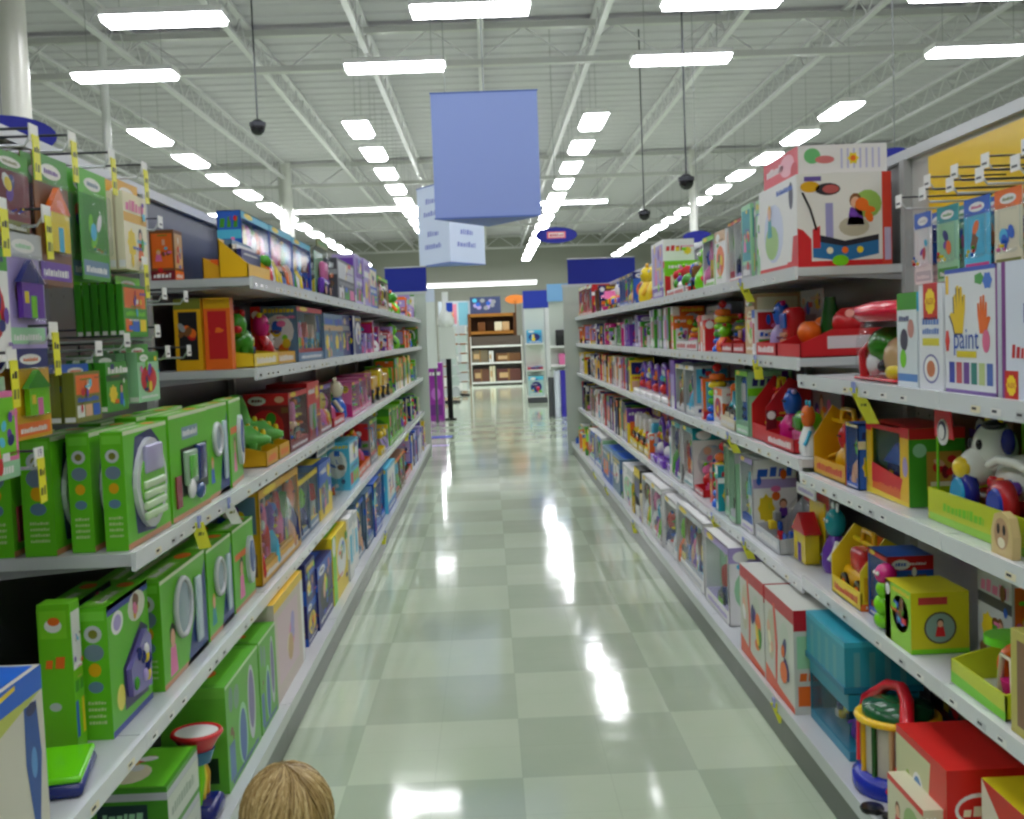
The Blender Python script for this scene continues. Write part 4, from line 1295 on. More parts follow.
def big_green(w, h, d, rng):
    b = MB().box(-w / 2, w / 2, 0, d, 0, h, (96, 178, 50))
    fr = FRONT(w); b.drect(fr, 0, w, h * .97, h, (200, 230, 180))
    b.dell(fr, w * .14, h * .82, w * .06, h * .12, (110, 150, 130)); b.dell(fr, w * .3, h * .78, w * .08, h * .12, (120, 160, 130), 1)
    b.dell(fr, w * .45, h * .35, w * .14, h * .3, 'mint', 1, 20); b.dell(fr, w * .45, h * .33, w * .1, h * .26, (60, 100, 170), 2, 20)
    b.dell(fr, w * .74, h * .52, w * .12, h * .38, 'silver', 1, 22); b.dell(fr, w * .74, h * .55, w * .09, h * .3, (120, 110, 160), 2, 22)
    b.drect(fr, w * .05, w * .2, h * .08, h * .42, (80, 120, 170)); blobs(b, fr, w * .14, h * .5, w * .06, rng, ['skin', 'brown', 'pink'], 2, 3); strokes(b, fr, w * .1, w * .9, h * .03, h * .05, (60, 80, 150), rng)
    for sd in (LSIDE(w, d), RSIDE(w, d)):
        b.drect(sd, 0, d, h * .9, h, (110, 190, 60)); b.drect(sd, d * .1, d * .85, h * .1, h * .34, (24, 56, 30)); b.dell(sd, d * .55, h * .5, d * .14, h * .1, (90, 60, 50)); b.dell(sd, d * .55, h * .62, d * .08, h * .06, 'skin', 2)
    tp = TOPF(w, 0, h); b.drect(tp, w * .08, w * .9, d * .15, d * .85, (110, 200, 50)); b.dell(tp, w * .3, d * .5, w * .1, d * .2, 'orange', 2); strokes(b, tp, w * .45, w * .8, d * .4, d * .2, 'white', rng)
    return b.build('large_toy_box', PRINT)


for y0, y1, lb in ((3.38, 3.86, 'large green toy box on the left bottom deck, near one of two'), (3.88, 4.18, 'large green toy box on the left bottom deck, against the cream panel')):
    o = put(-1, -.84, (y0 + y1) / 2, DECK, big_green(y1 - y0, .33, .2, rnd)); tag(o, lb, 'toy box', GL)

b = MB().box(-.32, .32, 0, .12, 0, .385, (214, 200, 190)); fr = FRONT(.64); b.drect(fr, 0, .64, .35, .385, (236, 200, 40)); b.drect(fr, .06, .5, .06, .32, (222, 196, 204), 1); b.drect(fr, .58, .64, 0, .35, 'white', 2); blobs(b, fr, .3, .18, .12, rnd, ['pink', 'lavender', 'cream', 'tan'], 2, 5)
b.drect(TOPF(.64, 0, .385), 0, .64, 0, .12, (236, 190, 30))
tag(put(-1, -.845, 4.52, DECK, b.build('large_toy_box', PRINT)), 'cream and pink box with a yellow top beyond the large green ones', 'toy box')
# first left shelves beyond the hooks: yellow wedge trays, orange packs
def wedge(w, h, d, c, rng, books):
    r = empty('display_tray')
    t = .005; b = MB()
    b.box(-w / 2, w / 2, 0, d, 0, t, c); b.box(-w / 2, w / 2, 0, t, 0, h * .35, c); b.box(-w / 2, w / 2, d - t, d, 0, h, c)
    for s_ in (-1, 1):
        x0, x1 = (-w / 2, -w / 2 + t) if s_ < 0 else (w / 2 - t, w / 2)
        b.prism([(0, 0), (d, 0), (d, h), (0, h * .35)], x0, x1, c, 'x')
    b.build('tray', PRINT, r)
    for k, cc in enumerate(books):
        q = MB(); y = .03 + k * (d - .06) / len(books); hh = h * (.75 + .35 * k / len(books))
        q.box(-w * .42, w * .42, y, y + .03, t + .001, hh, cc); strokes(q, FRONT(w * .84, y), w * .1, w * .7, hh * .82, hh * .08, 'white', rng)
        q.build('boxed_insert', PRINT, r)
    return r


r = wedge(.42, .15, .11, (236, 184, 10), rnd, ('navy', 'white', 'steel')); put(-1, -.885, 4.48, LZS[0], r)
tag(r, 'bright yellow wedge tray with navy and white packs at the shelf corner', 'display tray')
b = MB().box(-.06, .06, 0, .09, 0, .19, 'brown'); art(b, LSIDE(.12, .09), .09, .19, rnd, 'brown', 'maroon', 'orange'); art(b, FRONT(.12), .12, .19, rnd, 'brown', 'orange', 'tan')
tag(put(-1, -1.16, 4.34, LZS[0], b.build('toy_box', PRINT)), 'brown box at the rear near end of the left top shelf', 'toy box')
r = wedge(.14, .1, .12, (226, 176, 30), rnd, ('brown', 'orange')); put(-1, -1.0, 4.6, LZS[0], r)
tag(r, 'small golden wedge tray behind the bright yellow one', 'display tray')
r = empty('plush_pack'); MB().rbox(-.05, .05, 0, .07, 0, .07, 'red', .02).build('body', PLAST, r); MB().ball((0, .03, .09), .03, 'green').build('head', PLAST, r)
tag(put(-1, -.885, 4.74, LZS[0], r), 'small red and green toy in front of the blue figure boxes', 'toy')
for X, y, c, lb in ((-1.07, 4.3, ('gold', 'olive', 'black'), 'golden edged box at the near end of the left second shelf'), (-.965, 4.32, ('orange', 'gold', 'red'), 'orange box at the near end of the left second shelf')):
    b = MB().box(-.03, .03, 0, .1, 0, .27, c[0]); sd = LSIDE(.06, .1); b.drect(sd, .015, .085, .04, .22, c[2]); blobs(b, sd, .05, .14, .04, rnd, [c[2], 'red', 'grey', 'brown', 'orange'], 2, 6); b.drect(sd, 0, .1, .23, .27, c[1], 2)
    tag(put(-1, X, y - .01, LZS[1], b.build('toy_box', PRINT)), lb, 'toy box')
# green dinosaur on a yellow tray
def dino():
    r = empty('dinosaur_toy')
    b = MB(); b.box(-.12, .12, 0, .16, 0, .004, 'gold'); b.box(-.12, .12, 0, .004, 0, .06, 'gold')
    for s_ in (-1, 1): b.prism([(0, 0), (.16, 0), (.16, .1), (0, .06)], s_ * .118 - .002, s_ * .118 + .002, 'gold', 'x')
    strokes(b, FRONT(.24), .03, .2, .015, .03, 'orange', rnd); b.build('tray', PRINT, r)
    g = (112, 200, 92)
    q = MB().tube([(.11, .09, .1), (.06, .09, .1), (.02, .09, .11), (-.04, .085, .12), (-.06, .08, .17), (-.065, .075, .22), (-.075, .07, .245)], [.012, .035, .055, .05, .034, .028, .03], g, 12)
    q.ball((-.085, .065, .252), (.038, .028, .028), g); q.build('body', PLAST, r)
    for sx in (-.04, .04):
        for sy in (.05, .12): MB().tube([(sx, sy, .09), (sx, sy, .03), (sx, sy, .006)], [.024, .02, .024], (96, 180, 78), 8).build('leg', PLAST, r)
    e = MB(); 
    for s_ in (-1, 1): e.ball((-.1, .065 + s_ * .018, .268), .008, 'white', 8, 6)
    e.build('eyes', PLAST, r)
    for k in range(5): MB().ball((.08 - .03 * k, .09, .13 + .012 * k), (.012, .01, .016), 'yellow', 8, 6).build('back_plate', PLAST, r)
    for ch in r.children:          # the animal stands across its tray, in profile from the aisle end
        if not ch.name.startswith('tray'):
            ch.rotation_euler = (0, 0, -pi / 2); ch.location = (-.085, .115, 0)
    return r


for i, (y, lb) in enumerate(((4.62, 'green long-necked dinosaur toy on a yellow tray, nearer one'), (4.90, 'green long-necked dinosaur toy on a yellow tray, beside the maroon boxes'))):
    tag(put(-1, -.9, y, LZS[2], dino()), lb, 'toy', 'green dinosaur toys')
b = MB().rbox(-.05, .05, 0, .14, 0, .1, 'black', .02); b.ball((0, .05, .12), .04, 'purple'); b.ball((.0, .03, .17), .025, 'white')
tag(put(-1, -.98, 4.38, LZS[2], b.build('small_toy', PLAST)), 'small dark toy with a purple dome before the dinosaur trays', 'toy')

# ------------------------------------------------------------------ near right
RGN = 'boxed toys at the near right'
# big walker box and the long red and white box on it
r = empty('walker_box')
w_, h_, d_ = .56, .33, .34
b = MB().box(-w_ / 2, w_ / 2, 0, d_, 0, h_, (226, 226, 222))
sd = RSIDE(w_, d_); W = d_
b.drect(sd, 0, W, 0, h_ * .06, 'red'); b.dec(sd, [(0, 0), (.05, 0), (.05, h_ * .3), (.02, h_ * .4), (0, h_ * .42)], 'red', 2)
b.drect(sd, W * .9, W, 0, h_, (214, 60, 44), 2); b.drect(sd, W * .92, W * .99, h_ * .05, h_ * .4, (190, 180, 210), 3)
b.dec(sd, [(W * .16, h_ * .1), (W * .5, h_ * .05), (W * .86, h_ * .12), (W * .86, h_ * .27), (W * .5, h_ * .22), (W * .16, h_ * .28)], (30, 110, 170), 3)
b.dec(sd, [(W * .16, h_ * .28), (W * .5, h_ * .21), (W * .86, h_ * .27), (W * .86, h_ * .33), (W * .5, h_ * .27), (W * .16, h_ * .36)], (24, 28, 50), 4)
b.dec(sd, [(W * .16, h_ * .2), (W * .24, h_ * .2), (W * .24, h_ * .44), (W * .16, h_ * .4)], 'red', 5)
for k, c in enumerate(('cream', 'orange', 'yellow')): b.dell(sd, W * (.34 + .16 * k), h_ * .17, .012, .012, c, 6)
b.dell(sd, W * .45, h_ * .06, .03, .02, 'lime', 6)
b.tube([(w_ / 2 + .002, W * .06, h_ * .8), (w_ / 2 + .002, W * .14, h_ * .62), (w_ / 2 + .002, W * .2, h_ * .4)], .004, 'black', 6)
b.dell(sd, W * .14, h_ * .86, .035, .02, 'gold', 2); b.drect(sd, W * .08, W * .26, h_ * .92, h_ * .97, (100, 80, 160), 2); b.dell(sd, W * .33, h_ * .83, .045, .022, (40, 40, 50), 2); b.dell(sd, W * .36, h_ * .83, .03, .015, (190, 90, 90), 3)
b.drect(sd, W * .3, W * .38, h_ * .3, h_ * .68, (150, 150, 200), 2)
kid(b, sd, W * .62, h_ * .6, .09, rnd, 2); b.dell(sd, W * .6, h_ * .42, .055, .035, (186, 180, 160), 2); b.dell(sd, W * .75, h_ * .66, .05, .05, (150, 190, 90), 2); blobs(b, sd, W * .72, h_ * .6, .05, rnd, ['orange', 'cyan', 'yellow', 'mint'], 3, 5)
fr = FRONT(w_)
b.dell(fr, w_ * .86, h_ * .8, .03, .05, (60, 60, 80), 1); b.dell(fr, w_ * .4, h_ * .45, w_ * .26, h_ * .34, (196, 204, 226), 1); b.dell(fr, w_ * .35, h_ * .35, w_ * .18, h_ * .2, (150, 190, 110), 2); strokes(b, fr, w_ * .5, w_ * .9, h_ * .86, .02, 'blue', rnd)
b.dec(fr, [(w_ * .75, 0), (w_, 0), (w_, h_ * .35), (w_ * .9, h_ * .35), (w_ * .85, h_ * .08), (w_ * .75, h_ * .08)], 'red', 3); b.drect(fr, 0, w_, 0, h_ * .06, 'red', 2); kid(b, fr, w_ * .3, h_ * .6, .1, rnd, 3)
b.build('carton', PRINT, r)
put(1, 1.12, 4.06 + w_ / 2, RZS[0], r); r.location.y = 4.05 + w_ / 2
tag(r, 'big white and red walker toy box at the corner of the right top shelf', 'toy box', RGN)
w_, h_, d_ = .5, .1, .32
b = MB().box(-w_ / 2, w_ / 2, 0, d_, 0, h_, (232, 230, 230)); sd = RSIDE(w_, d_); fr = FRONT(w_)
b.drect(fr, 0, w_, 0, h_, (222, 70, 80)); b.dell(fr, w_ * .7, h_ * .5, .1, .04, (240, 170, 180), 2); b.dell(fr, w_ * .9, h_ * .2, .05, .03, 'red', 3); strokes(b, fr, .05, .3, .04, .03, 'white', rnd)
b.dell(sd, d_ * .16, h_ * .62, .03, .028, (110, 190, 120)); b.dell(sd, d_ * .3, h_ * .48, .035, .014, (214, 120, 120), 2); b.dell(sd, d_ * .62, h_ * .5, .022, .024, 'yellow', 2, 12, star=.3); b.dell(sd, d_ * .62, h_ * .5, .01, .01, 'orange', 3)
for k in range(7): b.drect(sd, d_ * (.48 + .07 * k), d_ * (.5 + .07 * k), h_ * .15, h_ * .85, (190, 190, 222))
tag(put(1, 1.13, 4.06 + w_ / 2, RZS[0] + .332, b.build('long_toy_box', PRINT)), 'long white box with red front lying on the big walker box', 'toy box', RGN)

# second shelf near end: red tray toy
r = empty('red_tray_toy')
b = MB(); b.box(-.16, .16, 0, .3, 0, .004, 'red'); b.box(-.16, .16, 0, .004, 0, .05, 'red')
for s_ in (-1, 1): b.prism([(0, 0), (.3, 0), (.3, .1), (.12, .1), (0, .05)], s_ * .158 - .002, s_ * .158 + .002, 'red', 'x')
sd = ((.16, 0, 0), (0, 1, 0), (0, 0, 1), (1, 0, 0)); b.drect(sd, .1, .29, .03, .075, (226, 214, 220)); b.build('tray', PRINT, r)
q = MB().lathe([(.035, .004), (.04, .1), (.02, .22)], 'dkgreen', (0, .16, 0), 14); q.ball((-.07, .16, .1), .05, 'orange'); q.ball((.0, .08, .09), .045, 'orange'); q.ball((.09, .2, .12), .06, 'red'); q.build('toy', PLAST, r)
tag(put(1, 1.12, 4.21, RZS[1], r), 'red tray with orange balls and a dark green stem on the right second shelf', 'toy', RGN)
# near shelf z 1.35
Z2 = RNZ[0]
r = empty('bagged_toy')
q = MB(); q.loft([[(.15 * cx_ * sx, .1 + .1 * sy_ * sy, zz) for cx_, sy_ in [(cos(2 * pi * k / 16), sin(2 * pi * k / 16)) for k in range(16)]] for zz, sx, sy in ((0, .9, .9), (.02, 1, 1), (.12, .98, .95), (.17, .9, .8))], 'white'); q.build('clear_bag', CLEAR, r)
q = MB(); q.loft([[(.15 * cos(2 * pi * k / 16) * sx, .1 + .11 * sin(2 * pi * k / 16) * sy, zz) for k in range(16)] for zz, sx, sy in ((.172, .85, .8), (.19, 1.05, 1.0), (.215, 1.0, .95), (.23, .6, .5))], (206, 24, 56)); q.dell(FRONT(.3, -.008), .1, .2, .03, .012, (240, 150, 140), 2); q.build('red_top', PLAST, r)
q = MB(); q.rbox(-.12, .12, .03, .17, .002, .012, 'red', .01); q.ball((-.04, .1, .1), (.06, .06, .06), 'green'); q.ball((-.05, .06, .05), (.03, .02, .035), 'white'); q.ball((.07, .08, .07), (.045, .05, .06), 'tan'); q.ball((.03, .05, .045), (.02, .02, .02), 'black')
q.tube([(-.09, .05, .01), (-.1, .05, .08), (-.09, .08, .12)], .014, 'red', 8); q.ball((.08, .05, .03), (.03, .02, .025), 'yellow'); q.build('contents', PLAST, r)
r.scale = (1.5, 1.1, 1.05)
tag(put(1, 1.12, 3.38, Z2, r), 'clear bag of toys with a glossy red top on the near right shelf', 'bagged toy', RGN)


def flatbox(name, y0, y1, h, d, z, base, deco, label, X=1.135, group=RGN, rz=0):
    w = y1 - y0
    b = MB().box(-w / 2, w / 2, 0, d, 0, h, base)
    deco(b, FRONT(w), w, h, RSIDE(w, d), d)
    o = put(1, X, (y0 + y1) / 2, z, b.build(name, PRINT), rz)
    return tag(o, label, 'toy box', group)


def d1(b, fr, w, h, sd, d):
    b.drect(fr, 0, w, h * .82, h, 'green'); b.dell(fr, w * .35, h * .5, w * .2, h * .12, (60, 60, 80), 1); b.dell(fr, w * .7, h * .62, w * .16, h * .1, (200, 140, 130), 2); b.dell(fr, w * .3, h * .3, w * .16, h * .1, 'lime', 2)
    b.drect(fr, 0, w, h * .06, h * .14, (90, 140, 200)); strokes(b, fr, w * .1, w * .6, h * .7, h * .06, 'navy', rnd); art(b, sd, d, h, rnd, 'white', 'cyan', 'blue', 0)
def logo_square(b, fr, a, c, s):
    b.drect(fr, a - s, a + s, c - s, c + s, (200, 36, 30), 2); b.dell(fr, a, c, s * .75, s * .75, (246, 214, 30), 4, 20, star=.12); b.text(fr, a, c - s * .16, s * .34, (190, 40, 30), 'ALEX', 6, s * 1.1)
def d2(b, fr, w, h, sd, d):
    logo_square(b, fr, w * .5, h * .84, w * .3); strokes(b, fr, w * .15, w * .85, h * .62, h * .07, (90, 130, 200), rnd); strokes(b, fr, w * .15, w * .85, h * .53, h * .06, (90, 130, 200), rnd)
    b.drect(fr, w * .15, w * .85, h * .42, h * .49, (216, 206, 60)); b.dell(fr, w * .5, h * .2, w * .34, h * .14, (96, 100, 160), 1, 20); b.dell(fr, w * .5, h * .2, w * .29, h * .12, 'white', 2, 20); b.dell(fr, w * .5, h * .2, w * .18, h * .08, (200, 120, 80), 3, 12)
    for k in range(6): b.drect(sd, d * (.1 + .14 * k), d * (.18 + .14 * k), h * .15, h * .8, (196, 190, 170))
def hand_pts(a, c, s, flip=1):
    pts = [(-.28, -.55), (.25, -.55), (.34, -.1), (.4, .1), (.42, .5), (.3, .52), (.24, .18), (.2, .72), (.06, .74), (.04, .2), (-.02, .78), (-.16, .76), (-.14, .16), (-.22, .55), (-.35, .5), (-.32, .0), (-.5, .05), (-.62, -.02), (-.4, -.3)]
    return [(a + flip * x * s, c + y * s) for x, y in pts]
def d3(b, fr, w, h, sd, d):
    b.drect(fr, 0, w, h * .965, h, (60, 90, 190)); b.drect(fr, w * .965, w, 0, h, (130, 60, 140)); b.drect(fr, 0, w, 0, h * .03, (120, 90, 160))
    b.drect(fr, w * .02, w * .08, h * .8, h * .95, (236, 190, 30), 1)
    p = hand_pts(w * .29, h * .64, w * .3)
    import mathutils
    def tri(poly, col, layer):
        tri_ = mathutils.geometry.tessellate_polygon([[Vector((x, y, 0)) for x, y in poly]])
        for t_ in tri_: b.dec(fr, [poly[i] for i in t_], col, layer)
    tri([(x - .006, y - .004) for x, y in p], (60, 60, 90), 2); tri(p, (232, 196, 30), 3)
    q = hand_pts(w * .74, h * .6, w * .23, -1); tri(q, (236, 110, 30), 3)
    b.dell(fr, w * .68, h * .9, w * .1, h * .05, (80, 160, 80), 2, 10, star=.2); b.dell(fr, w * .83, h * .88, w * .09, h * .07, (70, 120, 210), 3, 12, star=.2)
    b.text(fr, w * .42, h * .36, h * .17, (50, 90, 180), 'paint', 5, w * .5); b.dell(fr, w * .8, h * .42, w * .07, h * .09, (226, 110, 150), 4)
    b.drect(fr, w * .24, w * .62, h * .29, h * .34, (226, 206, 40), 4); b.dell(fr, w * .05, h * .42, w * .05, h * .1, (220, 60, 50), 3, 12, star=.2)
    for k, c in enumerate(((50, 70, 170), (200, 90, 100), (110, 70, 150), (50, 130, 120), (190, 206, 140), (80, 110, 180))): b.drect(fr, w * (.08 + .145 * k), w * (.19 + .145 * k), h * .08, h * .25, c, 2)
    strokes(b, sd, d * .1, d * .9, h * .5, h * .08, 'navy', rnd)
def d4(b, fr, w, h, sd, d):
    b.drect(fr, 0, w * .06, 0, h, (130, 60, 140)); logo_square(b, fr, w * .14, h * .1, w * .1); b.text(fr, w * .5, h * .6, h * .14, (40, 60, 170), 'paint', 4, w * .6); strokes(b, fr, w * .15, w * .8, h * .3, h * .1, 'red', rnd)
    logo_square(b, sd, d * .4, h * .1, d * .2)


flatbox('toy_box', 2.975, 3.12, .255, .16, Z2, (216, 226, 230), d1, 'white and green toy box beside the bag with the red top')
flatbox('craft_box', 2.805, 2.96, .27, .12, Z2, (224, 228, 232), d2, 'slim white craft box with a red and yellow square logo')
flatbox('craft_box', 2.50, 2.79, .30, .1, Z2, (226, 230, 234), d3, 'white hand paint box with a yellow and an orange hand')
flatbox('craft_box', 2.16, 2.48, .30, .1, Z2, (218, 226, 240), d4, 'white and purple edged craft box cut by the right picture edge')

# third shelf: yellow playset carton, blue box, framed box, cow toy
Z3r = RNZ[1]
r = k_house(rnd, .36, .24, .14, 'gold', 'orange', 'gold')[0]; tag(put(1, 1.15, 3.83, Z3r, r), 'yellow handled playset carton on the near right shelf under the price flag', 'toy box', RGN)
r = k_window(rnd, .12, .21, .12, 'blue', 'cream', 'navy')[0]; tag(put(1, 1.15, 3.58, Z3r, r), 'blue and white window box next to the yellow handled playset', 'toy box', RGN)
r = empty('playset_box'); w_, h_, d_ = .36, .225, .16
b = MB(); t = .02
b.box(-w_ / 2, w_ / 2, d_ - .004, d_, 0, h_, (12, 24, 96)); b.box(-w_ / 2, w_ / 2, 0, d_, 0, .006, (240, 190, 20)); b.box(-w_ / 2, w_ / 2, 0, d_, h_ - .006, h_, (200, 30, 30))
b.box(-w_ / 2, -w_ / 2 + .05, 0, .005, 0, h_, (240, 196, 24)); b.box(w_ / 2 - .07, w_ / 2, 0, .005, 0, h_, (240, 196, 24)); b.box(-w_ / 2 + .05, w_ / 2 - .07, 0, .005, 0, .07, (236, 130, 30)); b.box(-w_ / 2 + .05, w_ / 2 - .07, .0, .005, h_ - .02, h_, (200, 30, 30))
b.dec(FRONT(w_), [(.05, .04), (w_ - .07, .035), (w_ - .05, .075), (.05, .1)], (222, 40, 40), 2); strokes(b, FRONT(w_), .06, .28, .02, .025, 'orange', rnd, 4)
b.drect(FRONT(w_), w_ - .07, w_, h_ - .03, h_, (210, 30, 36), 2); b.drect(FRONT(w_), 0, .05, h_ - .03, h_, (210, 30, 36), 2); b.dell(FRONT(w_), w_ - .03, h_ * .5, .02, .03, 'lavender', 2)
b.dec(FRONT(w_), [(0, 0), (w_, 0), (w_, .012), (0, .02)], 'yellow', 5)
for s_ in (-1, 1): b.box(s_ * w_ / 2 - .002, s_ * w_ / 2 + .002, 0, d_, 0, h_, (70, 160, 40))
sd = ((w_ / 2 + .002, 0, 0), (0, 1, 0), (0, 0, 1), (1, 0, 0)); b.drect(sd, 0, d_, h_ * .86, h_, (200, 36, 36)); b.drect(sd, .05, d_ - .01, h_ * .22, h_ * .7, (196, 150, 60)); blobs(b, sd, .1, h_ * .52, .04, rnd, ['red', 'skin', 'maroon'], 2, 5); b.drect(sd, .06, d_ - .015, h_ * .2, h_ * .32, 'cream', 6); b.dell(sd, .03, h_ * .72, .02, .02, 'mint', 2)
b.build('carton', PRINT, r)
MB().box(-w_ / 2 + .05, w_ / 2 - .07, .006, .007, .07, h_ - .02, 'white').build('window', CLEAR, r)
toy(MB(), 0, .02, .006, .22, .16, .1, rnd, ('navy', 'blue', 'red'), 'house').build('toy', PLAST, r)
tag(put(1, 1.175, 3.155 + .18, Z3r, r), 'yellow framed window box with a navy inside and red top edge', 'toy box', RGN)


def cow():
    r = empty('cow_ride_toy')
    b = MB(); w, d, h = .56, .26, .285
    b.box(-w / 2, w / 2, 0, d, 0, .005, (170, 210, 30)); b.box(-w / 2, w / 2, 0, .005, 0, .085, (196, 210, 24)); b.box(w / 2 - .005, w / 2, .005, d, 0, .085, (176, 200, 20)); b.box(-w / 2, -w / 2 + .005, .005, d, 0, .085, (176, 200, 20))
    b.drect(FRONT(w), .01, w - .01, 0, .02, (150, 210, 60)); strokes(b, FRONT(w), .1, .34, .035, .025, 'lime', rnd)
    b.build('tray', PRINT, r)
    k = MB(); k.box(-w / 2, w / 2, d - .006, d, .006, h, (120, 180, 30)); k.drect(FRONT(w, d - .006), .02, w * .5, .1, h - .02, (86, 150, 36)); k.drect(FRONT(w, d - .006), w * .06, w * .3, .1, h * .6, (30, 40, 120), 2); k.build('backer_card', PRINT, r)
    # red banner with a round face badge at the far rear corner
    q = MB(); q.prism([(-w / 2 - .0, .22), (-w / 2 + .12, .22), (-w / 2 + .1, .295), (-w / 2, .295)], .02, .024, (222, 50, 60)); q.lathe([(.034, 0), (.034, .004)], 'white', (-w / 2 + .06, .016, .235), 18, 'y'); q.lathe([(.026, -.001), (.026, 0)], (30, 36, 90), (-w / 2 + .06, .0155, .24), 18, 'y'); q.lathe([(.02, -.002), (.02, -.001)], 'white', (-w / 2 + .06, .0155, .236), 14, 'y')
    q.tube([(-w / 2 + .015, .022, .006), (-w / 2 + .015, .022, .22)], .004, 'lime', 6); q.build('badge_banner', PRINT, r)
    cx = -.02
    WH = (232, 234, 226)
    m = MB().ball((cx + .06, .13, .13), (.13, .075, .07), WH, 18, 12); m.ball((cx + .12, .13, .15), (.07, .06, .06), WH); m.build('body', PLAST, r)
    m = MB().ball((cx - .08, .1, .2), (.06, .055, .07), WH, 18, 12); m.ball((cx - .085, .055, .155), (.045, .045, .05), WH, 14, 10); m.build('head', PLAST, r)
    MB().ball((cx - .088, .026, .155), (.036, .028, .03), (240, 206, 40), 14, 10).build('muzzle', PLAST, r)
    for s_ in (-1, 1): MB().ball((cx - .08 + s_ * .075, .1, .225), (.022, .016, .034), (36, 40, 140), 12, 8).build('ear', PLAST, r)
    for s_ in (-1, 1): MB().ball((cx - .08 + s_ * .024, .05, .215), (.01, .008, .014), 'black', 10, 7).build('eye', PLAST, r)
    for s_ in (-1, 1): MB().tube([(cx - .08 + s_ * .03, .1, .26), (cx - .08 + s_ * .04, .1, .28)], [.01, .006], 'yellow', 8).build('horn', PLAST, r)
    MB().ball((cx - .06, .09, .262), (.03, .03, .014), 'black', 12, 8).build('hair_patch', PLAST, r)
    MB().tube([(cx + .0, .05, .17), (cx + .06, .045, .19), (cx + .14, .05, .19), (cx + .19, .07, .17)], .011, WH, 10).build('grab_rail', PLAST, r)
    for sx, sy, c, cc in ((-.09, .045, (36, 150, 200), (30, 40, 150)), (.12, .045, (30, 60, 170), 'red'), (-.09, .2, (200, 60, 50), 'blue'), (.12, .2, (200, 60, 50), 'blue')):
        q = MB().lathe([(.04, 0), (.06, .006), (.06, .03), (.04, .036)], cc, (cx + sx, sy - .035, .09), 22, 'y'); q.lathe([(.036, -.006), (.042, 0)], c, (cx + sx, sy - .035, .09), 16, 'y'); q.build('wheel', PLAST, r)
    MB().rbox(cx - .13, cx + .18, .06, .19, .05, .1, (200, 40, 40), .03).build('chassis', PLAST, r)
    q = MB()
    for k, c in enumerate(('red', 'orange', 'blue', 'purple')): q.ball((cx + .02 + .04 * k, .05, .13), (.016, .014, .018), c, 10, 7)
    q.build('side_beads', PLAST, r)
    return r


tag(put(1, 1.16, 2.70, Z3r, cow()), 'white cow toy with blue ears and a yellow nose on a lime tray', 'toy', RGN)
b = MB(); b.prism([(-.05, 0), (.05, 0), (.052, .05), (.035, .09), (0, .1), (-.035, .09), (-.052, .05)], 0, .02, (214, 190, 130)); fr = FRONT(.1); b.dell(fr, .05, .05, .035, .036, (190, 150, 110)); b.dell(fr, .036, .06, .008, .012, 'black', 2); b.dell(fr, .064, .06, .008, .012, 'black', 2); b.dell(fr, .05, .03, .018, .012, 'cream', 2)
tag(put(1, 1.12, 2.46, Z3r, b.build('face_card', PRINT)), 'tan animal face card standing before the cow toy tray', 'toy card')

# fourth shelf near: playset carton, blue box, yellow photo box, caterpillar tray
Z4r = RNZ[2]
r = k_house(rnd, .3, .23, .16, 'yellow', 'orange', 'gold')[0]; tag(put(1, 1.14, 3.64, Z4r, r), 'yellow handled playset carton on the lower near right shelf', 'toy box', RGN)
r = k_window(rnd, .17, .21, .14, 'blue', 'red', 'navy')[0]; tag(put(1, 1.16, 3.39, Z4r, r), 'blue window box beside the lower handled playset', 'toy box', RGN)
r = empty('photo_box'); w_, h_, d_ = .2, .17, .16
b = MB().box(-w_ / 2, w_ / 2, 0, d_, 0, h_, (206, 200, 24)); sd = RSIDE(w_, d_); b.dell(sd, .08, h_ * .42, .045, .045, (80, 70, 50), 1, 20); b.dell(sd, .08, h_ * .42, .04, .04, (130, 160, 150), 2, 20); kid(b, sd, .08, h_ * .42, .04, rnd, 3)
b.drect(sd, .02, .1, h_ * .8, h_ * .92, (190, 60, 60)); b.drect(sd, 0, d_, 0, h_ * .08, 'lime', 2); b.drect(FRONT(w_), 0, w_, 0, h_, (150, 210, 50), 1); art(b, FRONT(w_), w_, h_, rnd, 'lime', 'yellow', 'orange', 4)
b.build('carton', PRINT, r)
tag(put(1, 1.12, 3.11, Z4r, r), 'yellow box with a round child photo on the lower near right shelf', 'toy box', RGN)
r = empty('caterpillar_toy')
for k, (c, rr) in enumerate((('lime', .03), ('lime', .034), ('lime', .03))): MB().ball((-.02 + .01 * k, .04, .03 + .048 * k), (rr, rr, rr * .95), c).build('segment', PLAST, r)
q = MB().ball((0, .04, .17), .032, 'magenta'); q.ball((-.01, .012, .175), .007, 'white', 8, 6); q.ball((.012, .012, .175), .007, 'white', 8, 6); q.build('head', PLAST, r)
tag(put(1, 1.1, 3.26, Z4r, r), 'lime caterpillar toy with a magenta head in front of the yellow photo box', 'toy', RGN)
r = empty('gear_tray_toy'); w_, d_ = .3, .24
b = MB(); b.box(-w_ / 2, w_ / 2, 0, d_, 0, .005, 'white'); b.box(-w_ / 2, w_ / 2, 0, .005, 0, .06, (200, 214, 60)); b.prism([(0, 0), (d_, 0), (d_, .12), (0, .06)], w_ / 2 - .005, w_ / 2, (206, 216, 30), 'x'); b.prism([(0, 0), (d_, 0), (d_, .12), (0, .06)], -w_ / 2, -w_ / 2 + .005, (206, 216, 30), 'x')
b.dec(FRONT(w_), [(0, 0), (w_, 0), (w_, .02), (0, .03)], 'lime'); b.box(-w_ / 2, w_ / 2, d_ - .005, d_, 0, .2, (196, 190, 180)); b.build('tray', PRINT, r)
MB().loft([[(.06 * cos(2 * pi * k / 16) - .02, .1 + .07 * sin(2 * pi * k / 16), .13 + zz) for k in range(16)] for zz in (0, .02)], (110, 220, 40)).build('green_lid', PLAST, r)
